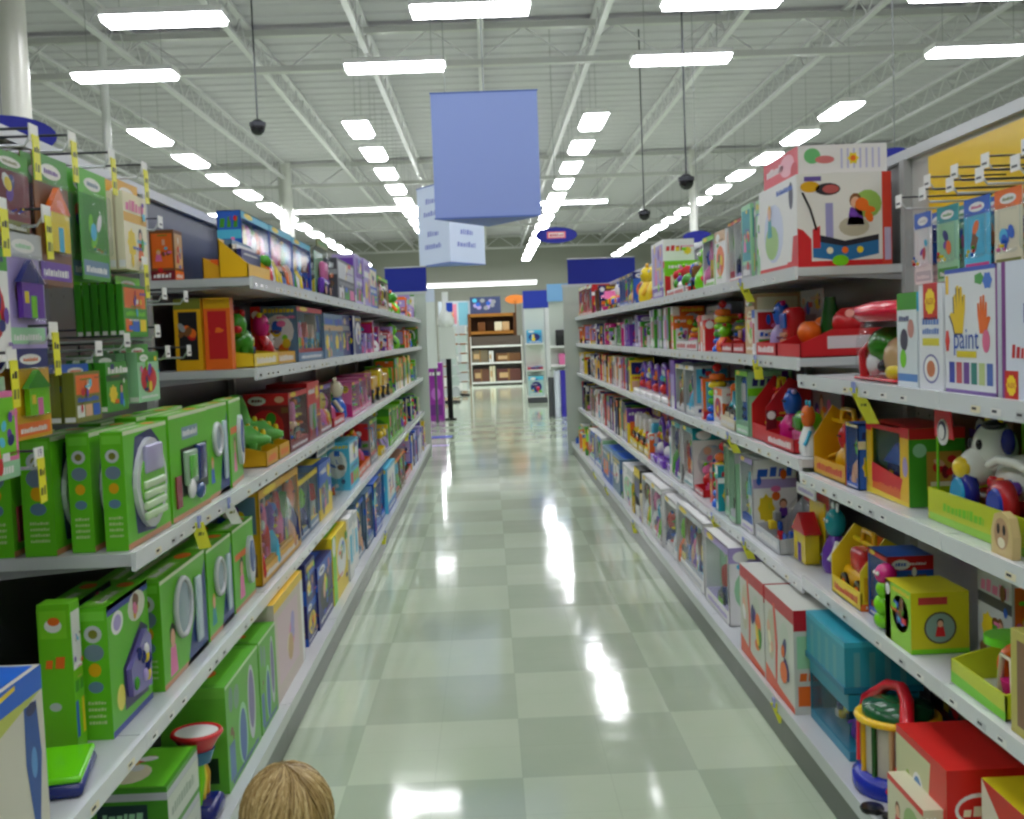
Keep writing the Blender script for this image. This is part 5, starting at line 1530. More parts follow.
MB().tube([(-.02, .1, .005), (-.02, .1, .13)], .02, 'grey', 12).build('post', PLAST, r)
MB().torus((.05, .08, .1), .04, .014, 'orange', 'x', 18, 8).build('orange_ring', PLAST, r)
q = MB().lathe([(.02, .01), (.045, .04), (.05, .075)], (214, 40, 130), (.09, .07, 0), 16); q.build('magenta_cup', PLAST, r)
MB().tube([(.05, .03, .02), (.07, .03, .13), (.12, .03, .13), (.13, .03, .02)], .007, 'cream', 8).build('handle', PLAST, r)
tag(put(1, 1.13, 2.62, Z4r, r), 'lime tray toy with a green lid, orange ring and magenta cup', 'toy', RGN)
b = MB().box(-.12, .12, 0, .1, 0, .23, (190, 182, 90)); 
for f_, W in ((FRONT(.24), .24), (RSIDE(.24, .1), .1)):
    b.drect(f_, W * .12, W * .4, .02, .21, (130, 96, 66)); b.drect(f_, W * .5, W * .9, .04, .19, (206, 200, 120), 1)
    for k in range(4): b.drect(f_, W * (.52 + .09 * k), W * (.55 + .09 * k), .06, .17, (150, 120, 70), 2)
tag(put(1, 1.12, 2.3, Z4r, b.build('toy_box', PRINT)), 'wood coloured box at the right edge beside the lime tray toy', 'toy box', RGN)
b = MB().box(-.1, .1, 0, .1, 0, .24, 'silver'); art(b, FRONT(.2), .2, .24, rnd, 'silver', 'dkgrey', 'pink', 5); art(b, RSIDE(.2, .1), .1, .24, rnd, 'silver', 'dkgrey', 'orange', 2)
tag(put(1, 1.3, 2.9, Z4r, b.build('toy_box', PRINT)), 'grey box in the rear behind the lime tray toy', 'toy box', RGN)

# bottom deck near right
def d5(b, fr, w, h, sd, d):
    b.dec(fr, [(0, h * .86), (w, h * .86), (w, h), (0, h)], (190, 30, 44)); b.dec(fr, [(0, h * .2), (w * .5, h * .1), (w, h * .06), (w, 0), (0, 0)], (226, 90, 50), 2); b.dec(fr, [(w * .36, h * .1), (w * .42, h * .1), (w * .46, h * .5), (w * .38, h * .9), (w * .3, h * .9), (w * .38, h * .5)], (222, 70, 50), 3)
    b.dell(fr, w * .22, h * .55, w * .14, h * .26, (200, 196, 170), 1); b.dell(fr, w * .7, h * .6, w * .16, h * .2, (196, 206, 190), 1); blobs(b, fr, w * .7, h * .42, .1, rnd, ['yellow', 'green', 'purple', 'orange', 'blue', 'navy'], 4, 6); blobs(b, fr, w * .2, h * .5, .07, rnd, ['skin', 'white', 'cream', 'pink'], 4, 4)
    b.drect(sd, 0, d, h * .8, h, (190, 30, 44)); art(b, sd, d, h * .8, rnd, 'white', 'orange', 'mint', 3)
flatbox('large_toy_box', 3.85, 4.26, .37, .18, DECK, (206, 208, 198), d5, 'tall white box with an orange curved stripe, right bottom deck', X=1.02)
flatbox('large_toy_box', 4.28, 4.69, .37, .18, DECK, (206, 208, 200), d5, 'tall white box with a red top band beyond the orange striped one', X=1.02)


def teal_box(w, h, d):
    r = empty('teal_toy_box')
    b = MB().box(-w / 2, w / 2, 0, d, 0, h, (40, 150, 170)); fr = FRONT(w); sd = RSIDE(w, d)
    for f_, W in ((fr, w), (sd, d)):
        b.drect(f_, 0, W, h * .9, h, (60, 176, 196))
        for k in range(4): b.drect(f_, W * (.12 + .2 * k), W * (.2 + .2 * k), h * .1, h * .8, (84, 160, 168))
    b.build('carton', PRINT, r)
    q = MB(); q.box(-w / 2 - .004, w / 2 + .004, -.004, d + .004, -.0, .02, (20, 120, 150)); q.build('lid_lip', PRINT, r)
    return r


tag(put(1, 1.06, 3.62, DECK + .215, teal_box(.42, .16, .24)), 'teal ribbed toy box, upper of the two on the right bottom deck', 'toy box', 'teal toy boxes')
r = empty('teal_window_box'); w_, h_, d_ = .42, .21, .22
b = MB(); b.box(-w_ / 2, w_ / 2, 0, d_, h_ - .05, h_, (30, 140, 165)); b.box(-w_ / 2, w_ / 2, 0, d_, 0, .03, (30, 130, 160)); b.box(-w_ / 2, w_ / 2, d_ - .005, d_, .03, h_ - .05, (20, 40, 90)); b.box(w_ / 2 - .004, w_ / 2, d_ * .6, d_, .03, h_ - .05, (20, 120, 140)); b.box(-w_ / 2, -w_ / 2 + .004, 0, d_, .03, h_ - .05, (20, 120, 140)); b.build('carton', PRINT, r)
MB().box(-w_ / 2 + .01, w_ / 2 - .005, .002, .003, .03, h_ - .05, 'white').build('window', CLEAR, r)
q = MB(); toy(q, .1, .02, .031, .12, .12, .1, rnd, ('purple', 'purple', 'magenta'), 'figure'); toy(q, -.08, .03, .031, .14, .1, .1, rnd, ('navy', 'white', 'yellow'), 'blocks'); q.build('toy', PLAST, r)
tag(put(1, 1.07, 3.62, DECK, r), 'teal window box with a purple figure, lower of the two', 'toy box', 'teal toy boxes')

r = empty('drum_toy')
MB().lathe([(.1, 0), (.105, .012), (.105, .045), (.085, .055)], (24, 44, 170), (0, .11, 0), 24).build('base', PLAST, r)
MB().lathe([(.078, .055), (.078, .2)], (200, 196, 180), (0, .11, 0), 24).build('drum', PLAST, r)
q = MB()
for k in range(12):
    a = 2 * pi * k / 12; q.tube([(.081 * cos(a), .11 + .081 * sin(a), .05), (.081 * cos(a), .11 + .081 * sin(a), .2)], .007, ('maroon', 'gold', 'dkgreen', 'tan')[k % 4], 6)
q.build('bars', PLAST, r)
MB().torus((0, .11, .205), .088, .011, (240, 196, 24), n=24, m=8).build('yellow_ring', PLAST, r)
MB().lathe([(.08, .21), (.08, .235), (.03, .25)], (20, 90, 50), (0, .11, 0), 22).build('green_cap', PLAST, r)
for s_ in (-1, 1):
    MB().tube([(s_ * .1 - .01, .11 - .05, .03), (s_ * .14 - .02, .08, .12), (s_ * .13 - .02, .09, .2), (s_ * .06, .11, .27), (0, .12, .285)], [.013, .016, .017, .016, .014], (216, 24, 44), 10).build('red_handle', PLAST, r)
r.scale = (1.25, 1.25, 1.05)
tag(put(1, 1.01, 3.2, DECK, r), 'toy drum with red handles, a yellow ring and a blue base', 'toy', RGN)
r = empty('dark_glasses_toy'); 
for s_ in (-1, 1): MB().lathe([(.03, 0), (.034, .01), (.03, .016)], 'black', (s_ * .04, .03, .0), 16).build('lens', PLAST, r)
MB().tube([(-.01, .03, .01), (.01, .03, .01)], .006, 'black', 6).build('bridge', PLAST, r)
tag(put(1, 1.01, 3.0, DECK, r, .5), 'pair of flat black discs lying on the deck before the drum toy', 'toy')


def d6(b, fr, w, h, sd, d):
    b.drect(fr, 0, w, 0, h, (204, 206, 160), 1); b.dec(fr, [(0, h * .92), (w, h * .92), (w, h), (0, h)], (214, 44, 34), 2); b.dell(fr, w * .45, h * .45, w * .13, h * .26, 'white', 2, 20); b.dell(fr, w * .45, h * .45, w * .1, h * .22, (70, 130, 190), 3, 20); b.dell(fr, w * .25, h * .35, w * .08, h * .3, (150, 180, 60), 2); b.dec(fr, [(w * .6, 0), (w, 0), (w, h), (w * .72, h)], (214, 50, 36), 3)
    b.drect(sd, 0, d, 0, h, (214, 34, 30), 1); b.dell(sd, d * .4, h * .62, d * .3, h * .16, 'white', 2, 20); b.dell(sd, d * .4, h * .62, d * .26, h * .12, (210, 40, 36), 3, 20); strokes(b, sd, d * .2, d * .6, h * .56, h * .1, 'cream', rnd, 4)
def d7(b, fr, w, h, sd, d):
    b.dec(fr, [(0, h * .9), (w, h * .9), (w, h), (0, h)], (222, 50, 44), 2); kid(b, fr, w * .3, h * .4, .07, rnd, 2); b.dell(fr, w * .7, h * .5, .06, .05, (150, 180, 110), 1); art(b, sd, d, h, rnd, 'cream', 'red', 'mint', 1)
def d8(b, fr, w, h, sd, d):
    b.drect(fr, 0, w, 0, h, (226, 222, 200), 1); b.dec(fr, [(w * .3, h * .75), (w, h * .7), (w, h), (0, h)], (200, 50, 36), 2); b.dell(fr, w * .4, h * .6, w * .22, h * .14, (40, 60, 60), 3, 20); b.dell(fr, w * .4, h * .6, w * .19, h * .11, (200, 210, 180), 4, 20); strokes(b, fr, w * .28, w * .52, h * .56, h * .08, 'dkgrey', rnd, 5); b.dell(fr, w * .3, h * .25, w * .12, h * .12, 'yellow', 3); b.dell(fr, w * .3, h * .25, w * .08, h * .08, 'cream', 4)
    art(b, sd, d, h, rnd, 'yellow', 'red', 'white', 2)
o = flatbox('red_toy_box', 2.66, 3.0, .265, .2, DECK, (218, 40, 34), d6, 'red toy box with a white oval emblem and a blue oval picture', X=1.07)
o = flatbox('toy_box', 2.68, 2.93, .16, .05, DECK, (214, 210, 180), d7, 'cream box with a red top edge leaning before the red box', X=1.02)
o = flatbox('yellow_toy_box', 2.26, 2.6, .27, .22, DECK, (236, 214, 30), d8, 'yellow topped box with a dark oval emblem at the lower right corner', X=1.13)
o = flatbox('toy_box', 2.7, 3.0, .2, .12, DECK, (90, 150, 70), lambda b, fr, w, h, sd, d: art(b, sd, d, h, rnd, 'green', 'cream', 'red', 2), 'green and cream box behind the red emblem box', X=1.32)
for i, (y, z, c, lb) in enumerate(((3.4, DECK, (24, 60, 70), 'dark teal box deep in the right bottom deck'), (3.2, Z3r, (96, 60, 34), 'brown box deep on the near right shelf behind the framed box'))):
    b = MB().box(-.2, .2, 0, .06, 0, .25, c); art(b, FRONT(.4), .4, .25, rnd, 'teal', 'maroon', 'brown', 3)
    tag(put(1, 1.39 + .01, y, z, b.build('toy_box', PRINT)), lb, 'toy box')

# ------------------------------------------------------------------ small yellow and white flags clipped to the shelf fronts
def flag(side, px, z, X, kind, tilt, label, ln=.1):
    Y = y_at(X, px, z)
    r = empty('price_flag'); s_ = 1 if side < 0 else -1
    c = (238, 234, 60) if kind == 'y' else 'white'
    MB().box(-.012, .012, -.012, -.006, -.03, .004, (150, 160, 220)).build('clip', PLAST, r)
    b = MB(); b.prism([(-.019, -.012), (.019, -.012), (.019 + tilt, -ln), (-.019 + tilt, -ln)], -.012, -.01, c); strokes(b, ((-.013 + tilt * .5, -.012, -ln), (1, 0, 0), (0, 0, 1), (0, -1, 0)), .003, .02, ln * .45, .012, 'olive', rnd, 1)
    q = b.build('flag', PRINT, r); q.rotation_euler = (.35, 0, s_ * -1.0)
    r.location = (X + (.0 if side < 0 else -.0), Y, z); r.rotation_euler = (0, 0, pi / 2 if side < 0 else -pi / 2)
    tag(r, label, 'price flag', 'price flags on the shelf fronts')


YF = 'yellow price flag on the '
flag(1, 742, RZS[0], XR, 'y', .03, YF + 'front of the right top shelf')
flag(1, 757, RZS[1], XR, 'y', .0, YF + 'right second shelf above the maroon carton')
flag(1, 856, Z2, XR, 'y', .04, YF + 'near right shelf above the yellow handled playset', .13)
flag(1, 729, RZS[2], XR, 'y', .03, YF + 'right third shelf above the white windows')
flag(1, 713, RZS[3], XR, 'y', .02, YF + 'right fourth shelf front, nearer the aisle end')
flag(1, 745, RZS[3], XR, 'y', .02, YF + 'right fourth shelf front above the red topped box')
flag(1, 776, DECK, BR, 'y', .02, YF + 'right bottom deck, large and bent outward', .1)
flag(1, 594, DECK, BR, 'y', .02, YF + 'right bottom deck near its far end')
flag(1, 606, DECK, BR, 'y', .02, YF + 'right bottom deck before the blue cartons')
flag(1, 634, DECK, BR, 'y', .0, YF + 'right bottom deck beside the black slim box')
flag(-1, 226, Z3, XL, 'w', .04, 'white flag hanging from the left third shelf over the green boxes', .09)
flag(-1, 196, Z3, XL, 'y', .03, YF + 'left third shelf below the green tablet box')
flag(-1, 384, DECK, BL, 'y', .0, YF + 'left bottom deck halfway along')
flag(-1, 407, LZS[3], XL, 'y', .0, YF + 'left fourth shelf near the far end')

# ------------------------------------------------------------------ the child
def child():
    r = empty('person', (-.39, 1.97, 0))
    H = .80
    S = 'skin'
    me = bpy.data.meshes.new('body')
    V = [(0, 0, .33), (0, 0, .42), (0, 0, .52), (0, -.005, .575), (0, 0, .62), (0, .0, .685),
         (.05, 0, .30), (.055, .0, .17), (.055, .005, .04), (-.05, 0, .30), (-.055, -.01, .17), (-.055, -.005, .04),
         (.085, 0, .545), (.115, .01, .44), (.12, -.04, .35), (-.085, 0, .545), (-.115, .01, .44), (-.12, -.04, .35),
         (.057, .055, .02), (-.057, .045, .02)]
    E = [(0, 1), (1, 2), (2, 3), (3, 4), (4, 5), (0, 6), (6, 7), (7, 8), (0, 9), (9, 10), (10, 11), (2, 12), (12, 13), (13, 14), (2, 15), (15, 16), (16, 17), (8, 18), (11, 19)]
    R = [.075, .07, .068, .034, .05, .05, .05, .037, .026, .05, .037, .026, .033, .026, .017, .033, .026, .017, .02, .02]
    me.from_pydata(V, E, [])
    ob = bpy.data.objects.new('body', me); COL.objects.link(ob); ob.parent = r
    sk = ob.modifiers.new('skin', 'SKIN')
    lay = me.skin_vertices[0].data if me.skin_vertices else None
    if lay is None:
        bpy.context.view_layer.objects.active = ob
        lay = me.skin_vertices[0].data
    for i, q in enumerate(R): lay[i].radius = (q, q * .85)
    lay[0].use_root = True
    ss = ob.modifiers.new('sub', 'SUBSURF'); ss.levels = 2; ss.render_levels = 2
    m = bpy.data.materials.new('skin'); m.use_nodes = True; bb = m.node_tree.nodes['Principled BSDF']; bb.inputs['Base Color'].default_value = lin('skin'); bb.inputs['Roughness'].default_value = .55; bb.inputs['Subsurface Weight'].default_value = .1
    me.materials.append(m)
    f = MB()
    f.ball((0, .0, .695), (.066, .078, .076), S, 24, 16); f.ball((0, .075, .675), (.012, .014, .012), S, 10, 8)
    for s_ in (-1, 1): f.ball((s_ * .066, -.005, .685), (.01, .016, .02), S, 10, 8); f.ball((s_ * .026, .066, .697), (.011, .007, .008), 'white', 10, 8); f.ball((s_ * .026, .0715, .697), (.005, .003, .005), 'navy', 8, 6); f.ball((s_ * .035, .052, .668), (.022, .02, .02), S, 12, 8)
    f.ball((0, .068, .648), (.017, .008, .005), (196, 92, 92), 10, 6)
    f.build('face', MATTE, r)
    # hands: palm, four fingers and a thumb each
    for s_ in (-1, 1):
        h = MB(); px, py, pz = s_ * .12, -.045, .335
        h.ball((px, py, pz - .018), (.011, .017, .022), S, 12, 8)
        for k, ln in enumerate((.024, .028, .026, .02)):
            yy = py - .012 + .008 * k
            h.tube([(px, yy, pz - .032), (px - s_ * .003, yy, pz - .035 - ln * .5), (px - s_ * .01, yy + .002, pz - .035 - ln)], [.0048, .0044, .0036], S, 8)
        h.tube([(px, py - .014, pz - .012), (px - s_ * .006, py - .024, pz - .026), (px - s_ * .01, py - .026, pz - .038)], [.006, .005, .004], S, 8)
        h.build('hand', MATTE, r)
    # clothes
    t = MB(); rings = []
    for z, a, b_ in ((.33, .092, .08), (.4, .086, .075), (.5, .083, .07), (.55, .08, .062), (.58, .045, .042)):
        rings.append([(a * cos(2 * pi * k / 24), b_ * sin(2 * pi * k / 24), z) for k in range(24)])
    t.loft(rings, (196, 190, 206), False)
    for s_ in (-1, 1): t.tube([(s_ * .06, 0, .55), (s_ * .095, 0, .535), (s_ * .118, .008, .47)], [.042, .04, .035], (196, 190, 206), 14)
    t.build('shirt', MATTE, r)
    t = MB()
    for s_ in (-1, 1): t.tube([(s_ * .035, 0, .36), (s_ * .052, 0, .29), (s_ * .056, -.004, .17), (s_ * .056, 0, .06)], [.06, .058, .046, .038], (70, 90, 140), 16)
    t.ball((0, 0, .345), (.09, .078, .05), (70, 90, 140), 20, 10)
    t.build('trousers', MATTE, r)
    for s_ in (-1, 1): MB().loft([[(s_ * .056 + .03 * sx * cos(2 * pi * k / 16), .02 + .06 * sx * sin(2 * pi * k / 16), z) for k in range(16)] for z, sx in ((.001, .95), (.01, 1), (.03, .95), (.05, .6))], 'white').build('shoe', MATTE, r)
    # fair hair: cap plus many strands falling from the crown
    hr = bpy.data.materials.new('fair_hair'); hr.use_nodes = True; nt = hr.node_tree; bb = nt.nodes['Principled BSDF']; bb.inputs['Roughness'].default_value = .42
    at = nt.nodes.new('ShaderNodeAttribute'); at.attribute_name = 'Col'; nt.links.new(at.outputs['Color'], bb.inputs['Base Color'])
    cap = MB(); rings = []
    for j in range(9):
        a = pi * .62 * j / 8
        rings.append([(.074 * sin(a) * cos(2 * pi * k / 28), -.006 + .086 * sin(a) * sin(2 * pi * k / 28), .7 + .083 * cos(a)) for k in range(28)])
    rings = [rr for rr in rings[1:]]
    cap.loft(rings, (150, 122, 72), True); 
    rg = random.Random(5)
    for k in range(1500):
        a0 = rg.uniform(0, 2 * pi); c = rg.choice([(188, 162, 106), (160, 134, 80), (212, 190, 136), (140, 114, 66), (176, 150, 96)])
        front = sin(a0) > .5; end = .5 if front else rg.uniform(.6, .78); off = rg.uniform(0, .006)
        st = rg.uniform(.0, .3)
        pts = []
        for j in range(7):
            t_ = pi * (st + (end - st) * j / 6); aa = a0 + .35 * (t_ - .3) * sin(a0 * 2.3) + .05 * sin(5 * t_ + k)
            e = .0762 + off
            pts.append((e * sin(t_) * cos(aa), -.008 + (e + .012) * sin(t_) * sin(aa), .7 + (e + .0085) * cos(t_)))
        cap.tube(pts, [.0008, .0017, .002, .002, .0018, .0014, .0006], c, 3)
    cap.build('hair', hr, r)
    tag(r, 'small fair-haired child seen from above at the bottom edge', 'person')
    return r


child()

# ------------------------------------------------------------------ labels of everything placed along the rows
def finish():
    by = {}
    for g in GENERIC:
        by.setdefault((g['side'], g['row']), []).append(g)
    cnt = {}
    for g in GENERIC:
        g['desc'] = ('%s %s' % (cname(g['c'][0]), KWORD[g['kind']])) if g['c'][0] == g['c'][1] else '%s and %s %s' % (cname(g['c'][0]), cname(g['c'][1]), KWORD[g['kind']])
        k_ = (g['side'], g['row'], g['desc']); cnt[k_] = cnt.get(k_, 0) + 1
    for key, gs in by.items():
        gs.sort(key=lambda g: (g['y'], g['k']))
        sh = SHN[key]; n = len(gs)
        # position among the look-alikes of that shelf
        for i, g in enumerate(gs):
            same = [q for q in gs if q['desc'] == g['desc']]
            if len(same) == 1:
                lb = '%s on the %s' % (g['desc'], sh)
                for step in (1, -1, 2, -2):
                    if 0 <= i + step < n and gs[i + step]['desc'] != g['desc']:
                        nb = gs[i + step]; ex = '%s, beside the %s %s' % (lb, cname(nb['c'][0]), KWORD[nb['kind']])
                        if len(ex.split()) <= 16: lb = ex
                        break
            else:
                j = same.index(g)
                w_ = ordinal(j)
                lb = '%s %s from the near end of the %s' % (w_, g['desc'], sh)
            g['lb'] = lb
            tag(g['o'], lb, g['cat'], '%s on the %s' % ({'carton': 'boxed toys', 'slim': 'slim boxes', 'window': 'window boxes', 'tray': 'toys on open trays', 'stacker': 'ring stackers', 'tub': 'toy tubs', 'vehicle': 'toy trucks',
                                                        'figure': 'character toys', 'bag': 'bagged toys', 'sorter': 'toy arches', 'house': 'playset cartons'}[g['kind']], sh))
            


finish()
for lb, os_ in LABELS.items():
    if len(os_) > 1: print('DUP', len(os_), lb)
    if not 4 <= len(lb.split()) <= 16: print('WORDS', len(lb.split()), lb)

# ------------------------------------------------------------------ hanging signs
def prism_sign(x, y, z, w, h, col, rot, label, writing=False):
    r = empty('hanging_sign', (x, y, z), rot)
    R = w * .866
    tri = [(-w / 2, 0), (w / 2, 0), (0, R)]
    MB().prism(tri, 0, h, col, 'z').build('sign_body', SIGN, r)
    for hh in (-.012, h):
        MB().prism([(p[0] * 1.015, p[1] * 1.015 - .004) for p in tri], hh, hh + .012, (84, 112, 196), 'z').build('edge_frame', SIGN, r)
    MB().tube([(0, R * .35, h), (0, R * .35, ROOF - .002 - z)], .006, 'grey', 6).build('hanging_cable', DARKM, r)
    if writing:
        t = MB()
        for fr in (((-w / 2, 0, 0), (1, 0, 0), (0, 0, 1), (0, -1, 0)), ((w / 2, 0, 0), (-.5, .866, 0), (0, 0, 1), (.866, .5, 0)), ((0, R, 0), (-.5, -.866, 0), (0, 0, 1), (-.866, .5, 0))):
            for a, b_, l, hh in ((.2, .2, .52, .07), (.3, .36, .35, .07), (.2, .62, .5, .07), (.28, .78, .4, .07)):
                strokes(t, fr, w * a, w * (a + l), h * b_, h * hh, (134, 146, 214), rnd, 2)
        t.build('lettering', SIGN, r)
    return tag(r, label, 'sign', 'blue hanging signs')


BLUE_S = (152, 172, 234)
prism_sign(.045, 10.0, 2.585, .93, 1.07, BLUE_S, 0, 'large plain periwinkle blue sign hanging over the middle of the aisle')
prism_sign(-.46, 16.1, 2.56, .93, 1.07, (214, 226, 252), pi, 'pale blue three-sided sign with lettering behind the plain one', True)


def oval(x, y, z, w, h, label, rot=0, logo=True, drop=True):
    r = empty('oval_sign', (x, y, z), rot)
    MB().lathe([(w / 2, 0), (w / 2, .02)], (38, 44, 150), (0, 0, 0), 28, 'y').build('disc', SIGN, r).scale = (1, 1, h / w)
    if logo:
        t = MB(); fr = ((-w / 2, 0, -h / 2), (1, 0, 0), (0, 0, 1), (0, -1, 0))
        t.drect(fr, w * .28, w * .72, h * .3, h * .72, (240, 120, 130), 2); t.drect(fr, w * .32, w * .68, h * .38, h * .64, 'white', 3)
        strokes(t, fr, w * .34, w * .66, h * .42, h * .16, (200, 60, 90), rnd, 5)
        t.build('logo_panel', SIGN, r)
    if drop: MB().tube([(0, .01, h / 2), (0, .01, ROOF - .002 - z)], .005, 'grey', 5).build('hanging_wire', DARKM, r)
    return tag(r, label, 'sign', 'navy oval signs')


oval(1.27, 20, 3.27, .74, .28, 'navy oval sign with a red and white logo over the right aisle side')
oval(3.1, 16.5, 2.87, .42, .17, 'small navy oval sign above the lime toy on the right top shelf', -.3, False)
oval(3.35, 9.2, 2.85, .3, .17, 'small navy oval sign behind the stacked boxes on the right', -.3, False)
oval(-3.3, 8.0, 3.05, .7, .28, 'navy oval sign cut by the left picture edge', .3, False)

# black domes hanging on rods
for x, y, z, lb in ((-2.89, 15, 4.35, 'left of the blue sign'), (2.69, 15, 3.45, 'right of the oval sign, the larger one'), (2.9, 20.5, 3.6, 'right of the oval sign, the lower one')):
    r = empty('camera_dome', (x, y, z))
    MB().tube([(0, 0, .08), (0, 0, ROOF - .002 - z)], .012, 'dkgrey', 6).build('rod', DARKM, r)
    MB().lathe([(.11, .08), (.11, .03)], 'dkgrey', (0, 0, 0), 14).build('housing', DARKM, r)
    MB().ball((0, 0, .02), (.1, .1, .11), 'black').build('dome', PLAST, r)
    tag(r, 'black camera dome on a ceiling rod, %s' % lb, 'security camera', 'black camera domes')

# ------------------------------------------------------------------ beyond the cross aisle
def boxes_on(r, x0, x1, y, z, hmax, cols, part='stock', d=.3):
    pass


# distant wooden shelf
r = empty('shelf_rack', (.2, 36.0, 0))
b = MB(); b.box(-.75, .85, .5, .55, 0, 1.55, (96, 84, 70)); b.build('back_panel', METAL, r)
for z in (.1, .72, 1.25):
    q = MB().box(-.75, .85, 0, .5, z - .04, z, (70, 70, 78)); q.build('shelf', METAL, r)
    MB().box(-.75, .85, -.01, 0, z - .05, z + .01, (236, 236, 232)).build('price_rail', PLAST, q and r)
for x in (-.78, .85): MB().box(x, x + .03, 0, .55, 0, 1.55, (210, 210, 205)).build('side_upright', METAL, r)
tag(r, 'low dark shelf rack with white edges at the aisle end', 'shelf rack')
for x, y, z, w_, h_, c, lb in ((-.31, 36.1, .1, .5, .42, (110, 72, 56), 'brown carton on the bottom shelf of the distant rack, left'),
                               (.05, 36.1, .1, .18, .5, 'cream', 'white carton on the bottom shelf of the distant rack'),
                               (.57, 36.1, .1, .75, .4, (104, 60, 52), 'reddish brown carton on the bottom shelf of the distant rack'),
                               (-.33, 36.1, .72, .5, .4, (130, 116, 92), 'grey brown carton on the middle shelf of the distant rack'),
                               (.03, 36.1, .72, .14, .36, 'white', 'white carton on the middle shelf of the distant rack'),
                               (.57, 36.1, .72, .8, .28, (120, 80, 46), 'brown carton on the middle shelf of the distant rack')):
    b = MB().box(-w_ / 2, w_ / 2, 0, .3, .001, h_, c); b.drect(FRONT(w_), w_ * .1, w_ * .5, h_ * .3, h_ * .7, 'tan'); 
    b.drect(((-w_ / 2, 0, 0), (1, 0, 0), (0, 0, 1), (0, -1, 0)), w_ * .46, w_ * .54, 0, h_, (150, 110, 60), 2)
    o = b.build('carton', PRINT, None, (x + .05, y, z)); tag(o, lb, 'carton', 'cartons on the distant rack')
# wooden cabinet display behind it
r = empty('display_cabinet', (.1, 37.2, 0))
b = MB()
b.box(-.75, -.65, 0, .5, 0, 2.3, (120, 78, 40)); b.box(.75, .85, 0, .5, 0, 2.3, (90, 58, 34)); b.box(-.65, .75, .45, .5, 0, 2.3, (74, 50, 34))
b.build('cabinet_body', MATTE, r)
for z in (1.62, 2.2): MB().box(-.65, .75, .02, .45, z, z + .1, (170, 116, 50)).build('cabinet_shelf', MATTE, r)
tag(r, 'brown wooden display cabinet above the distant rack', 'cabinet')
for i, (x, c) in enumerate(((-.3, 'brown'), (.25, 'cream'), (.5, 'tan'))):
    o = MB().rbox(-.12, .12, 0, .2, 0.001, .3, c, .03).build('storage_box', MATTE, None, (x + .1, 37.3, 1.72)); tag(o, '%s storage box inside the brown cabinet' % WORD[c], 'box', 'boxes in the brown cabinet')
r = empty('picture_panel', (-.05, 37.3, 2.301))
b = MB().box(-.5, .5, 0, .05, 0, .55, (60, 70, 110)); fr = FRONT(1.0); 
for i in range(12): b.dell(fr, rnd.uniform(.1, .9), rnd.uniform(.1, .45), .08, .07, rnd.choice(['cyan', 'lavender', 'grey', 'blue', 'white']), 1 + i, 10)
o = b.build('panel', PRINT, r); tag(r, 'dark blue picture panel on top of the brown cabinet', 'picture panel')
o = MB().lathe([(.34, 0), (.34, .03)], (238, 140, 60), (0, 0, 0), 24, 'y').build('oval_sign', SIGN, None, (.95, 37.75, 2.75)); o.scale = (1, 1, .45)
MB().box(-.02, .02, -.0, .03, -6.1, 0, 'brown').build('stand_post', MATTE, o)
tag(o, 'orange oval sign above the brown cabinet', 'sign', 'distant signs')
r = empty('wall_poster', (-1.05, 37.4, 0))
b = MB().box(-.55, .5, 0, .05, 1.9, 2.75, (190, 200, 210)); fr = ((-.55, 0, 1.9), (1, 0, 0), (0, 0, 1), (0, -1, 0)); b.drect(fr, .3, .6, .1, .75, (216, 130, 150)); b.drect(fr, .66, .98, .05, .8, (120, 180, 200)); kid(b, fr, .44, .4, .24, rnd, 2)
b.build('poster', PRINT, r); MB().box(-.55, .3, .05, .4, .0, 1.9, (150, 94, 46)).build('wooden_stand', MATTE, r); tag(r, 'pale poster with a pink figure on a brown wooden stand', 'poster')
# back range of shelves closing the view
for i, (x0, x1, c, lb) in enumerate(((-3.6, -2.0, (176, 182, 184), 'grey cabinet wall left behind the poster'), (1.2, 3.4, (150, 156, 160), 'grey cabinet wall right behind the oval sign'),)):
    r = empty('tall_cabinet', ((x0 + x1) / 2, 38.5, 0)); hw = (x1 - x0) / 2
    MB().box(-hw, hw, 0, .5, 0, 2.6, c).build('cabinet_body', METAL, r)
    for k in range(3):
        xx = -hw + (k + .04) * 2 * hw / 3
        MB().box(xx, xx + 2 * hw / 3 * .92, -.02, 0, .1, 2.5, (196, 200, 200)).build('cabinet_door', METAL, r)
    tag(r, lb, 'cabinet', 'distant grey cabinets')

# left department beyond the run
r = empty('display_board', (-1.2, 20.5, 0))
MB().box(-.32, .26, 0, .12, 1.0, 2.2, (206, 212, 208)).build('board', METAL, r)
MB().box(-.32, .26, -.01, .13, 2.2, 2.45, (196, 206, 226)).build('header', SIGN, r)
MB().box(-.3, -.26, 0, .1, 0, 1.0, 'dkgrey').build('post', METAL, r); MB().box(.2, .24, 0, .1, 0, 1.0, 'dkgrey').build('post', METAL, r)
MB().box(-.1, 0, -.02, 0, 2.05, 2.2, (40, 60, 150)).build('clip', SIGN, r)
tag(r, 'light grey display board with a pale header beyond the left shelves', 'display board')
r = empty('display_stand', (-.76, 21.3, 0))
MB().lathe([(.05, .03), (.05, 1.15)], 'black', (0, 0, 0), 12).build('post', DARKM, r); MB().lathe([(.11, 0), (.11, .03)], 'black', (0, 0, 0), 20).build('foot', DARKM, r)
MB().box(-.16, .14, -.06, .06, 1.15, 1.75, (216, 220, 216)).build('panel', METAL, r)
MB().lathe([(.1, 1.75), (.16, 1.8), (.16, 1.9), (.06, 2.1), (.06, 2.4)], (230, 232, 230), (-.02, 0, 0), 16).build('top', PLAST, r)
MB().box(.0, .12, -.08, -.06, 2.02, 2.2, (40, 80, 200)).build('sign_tab', SIGN, r)
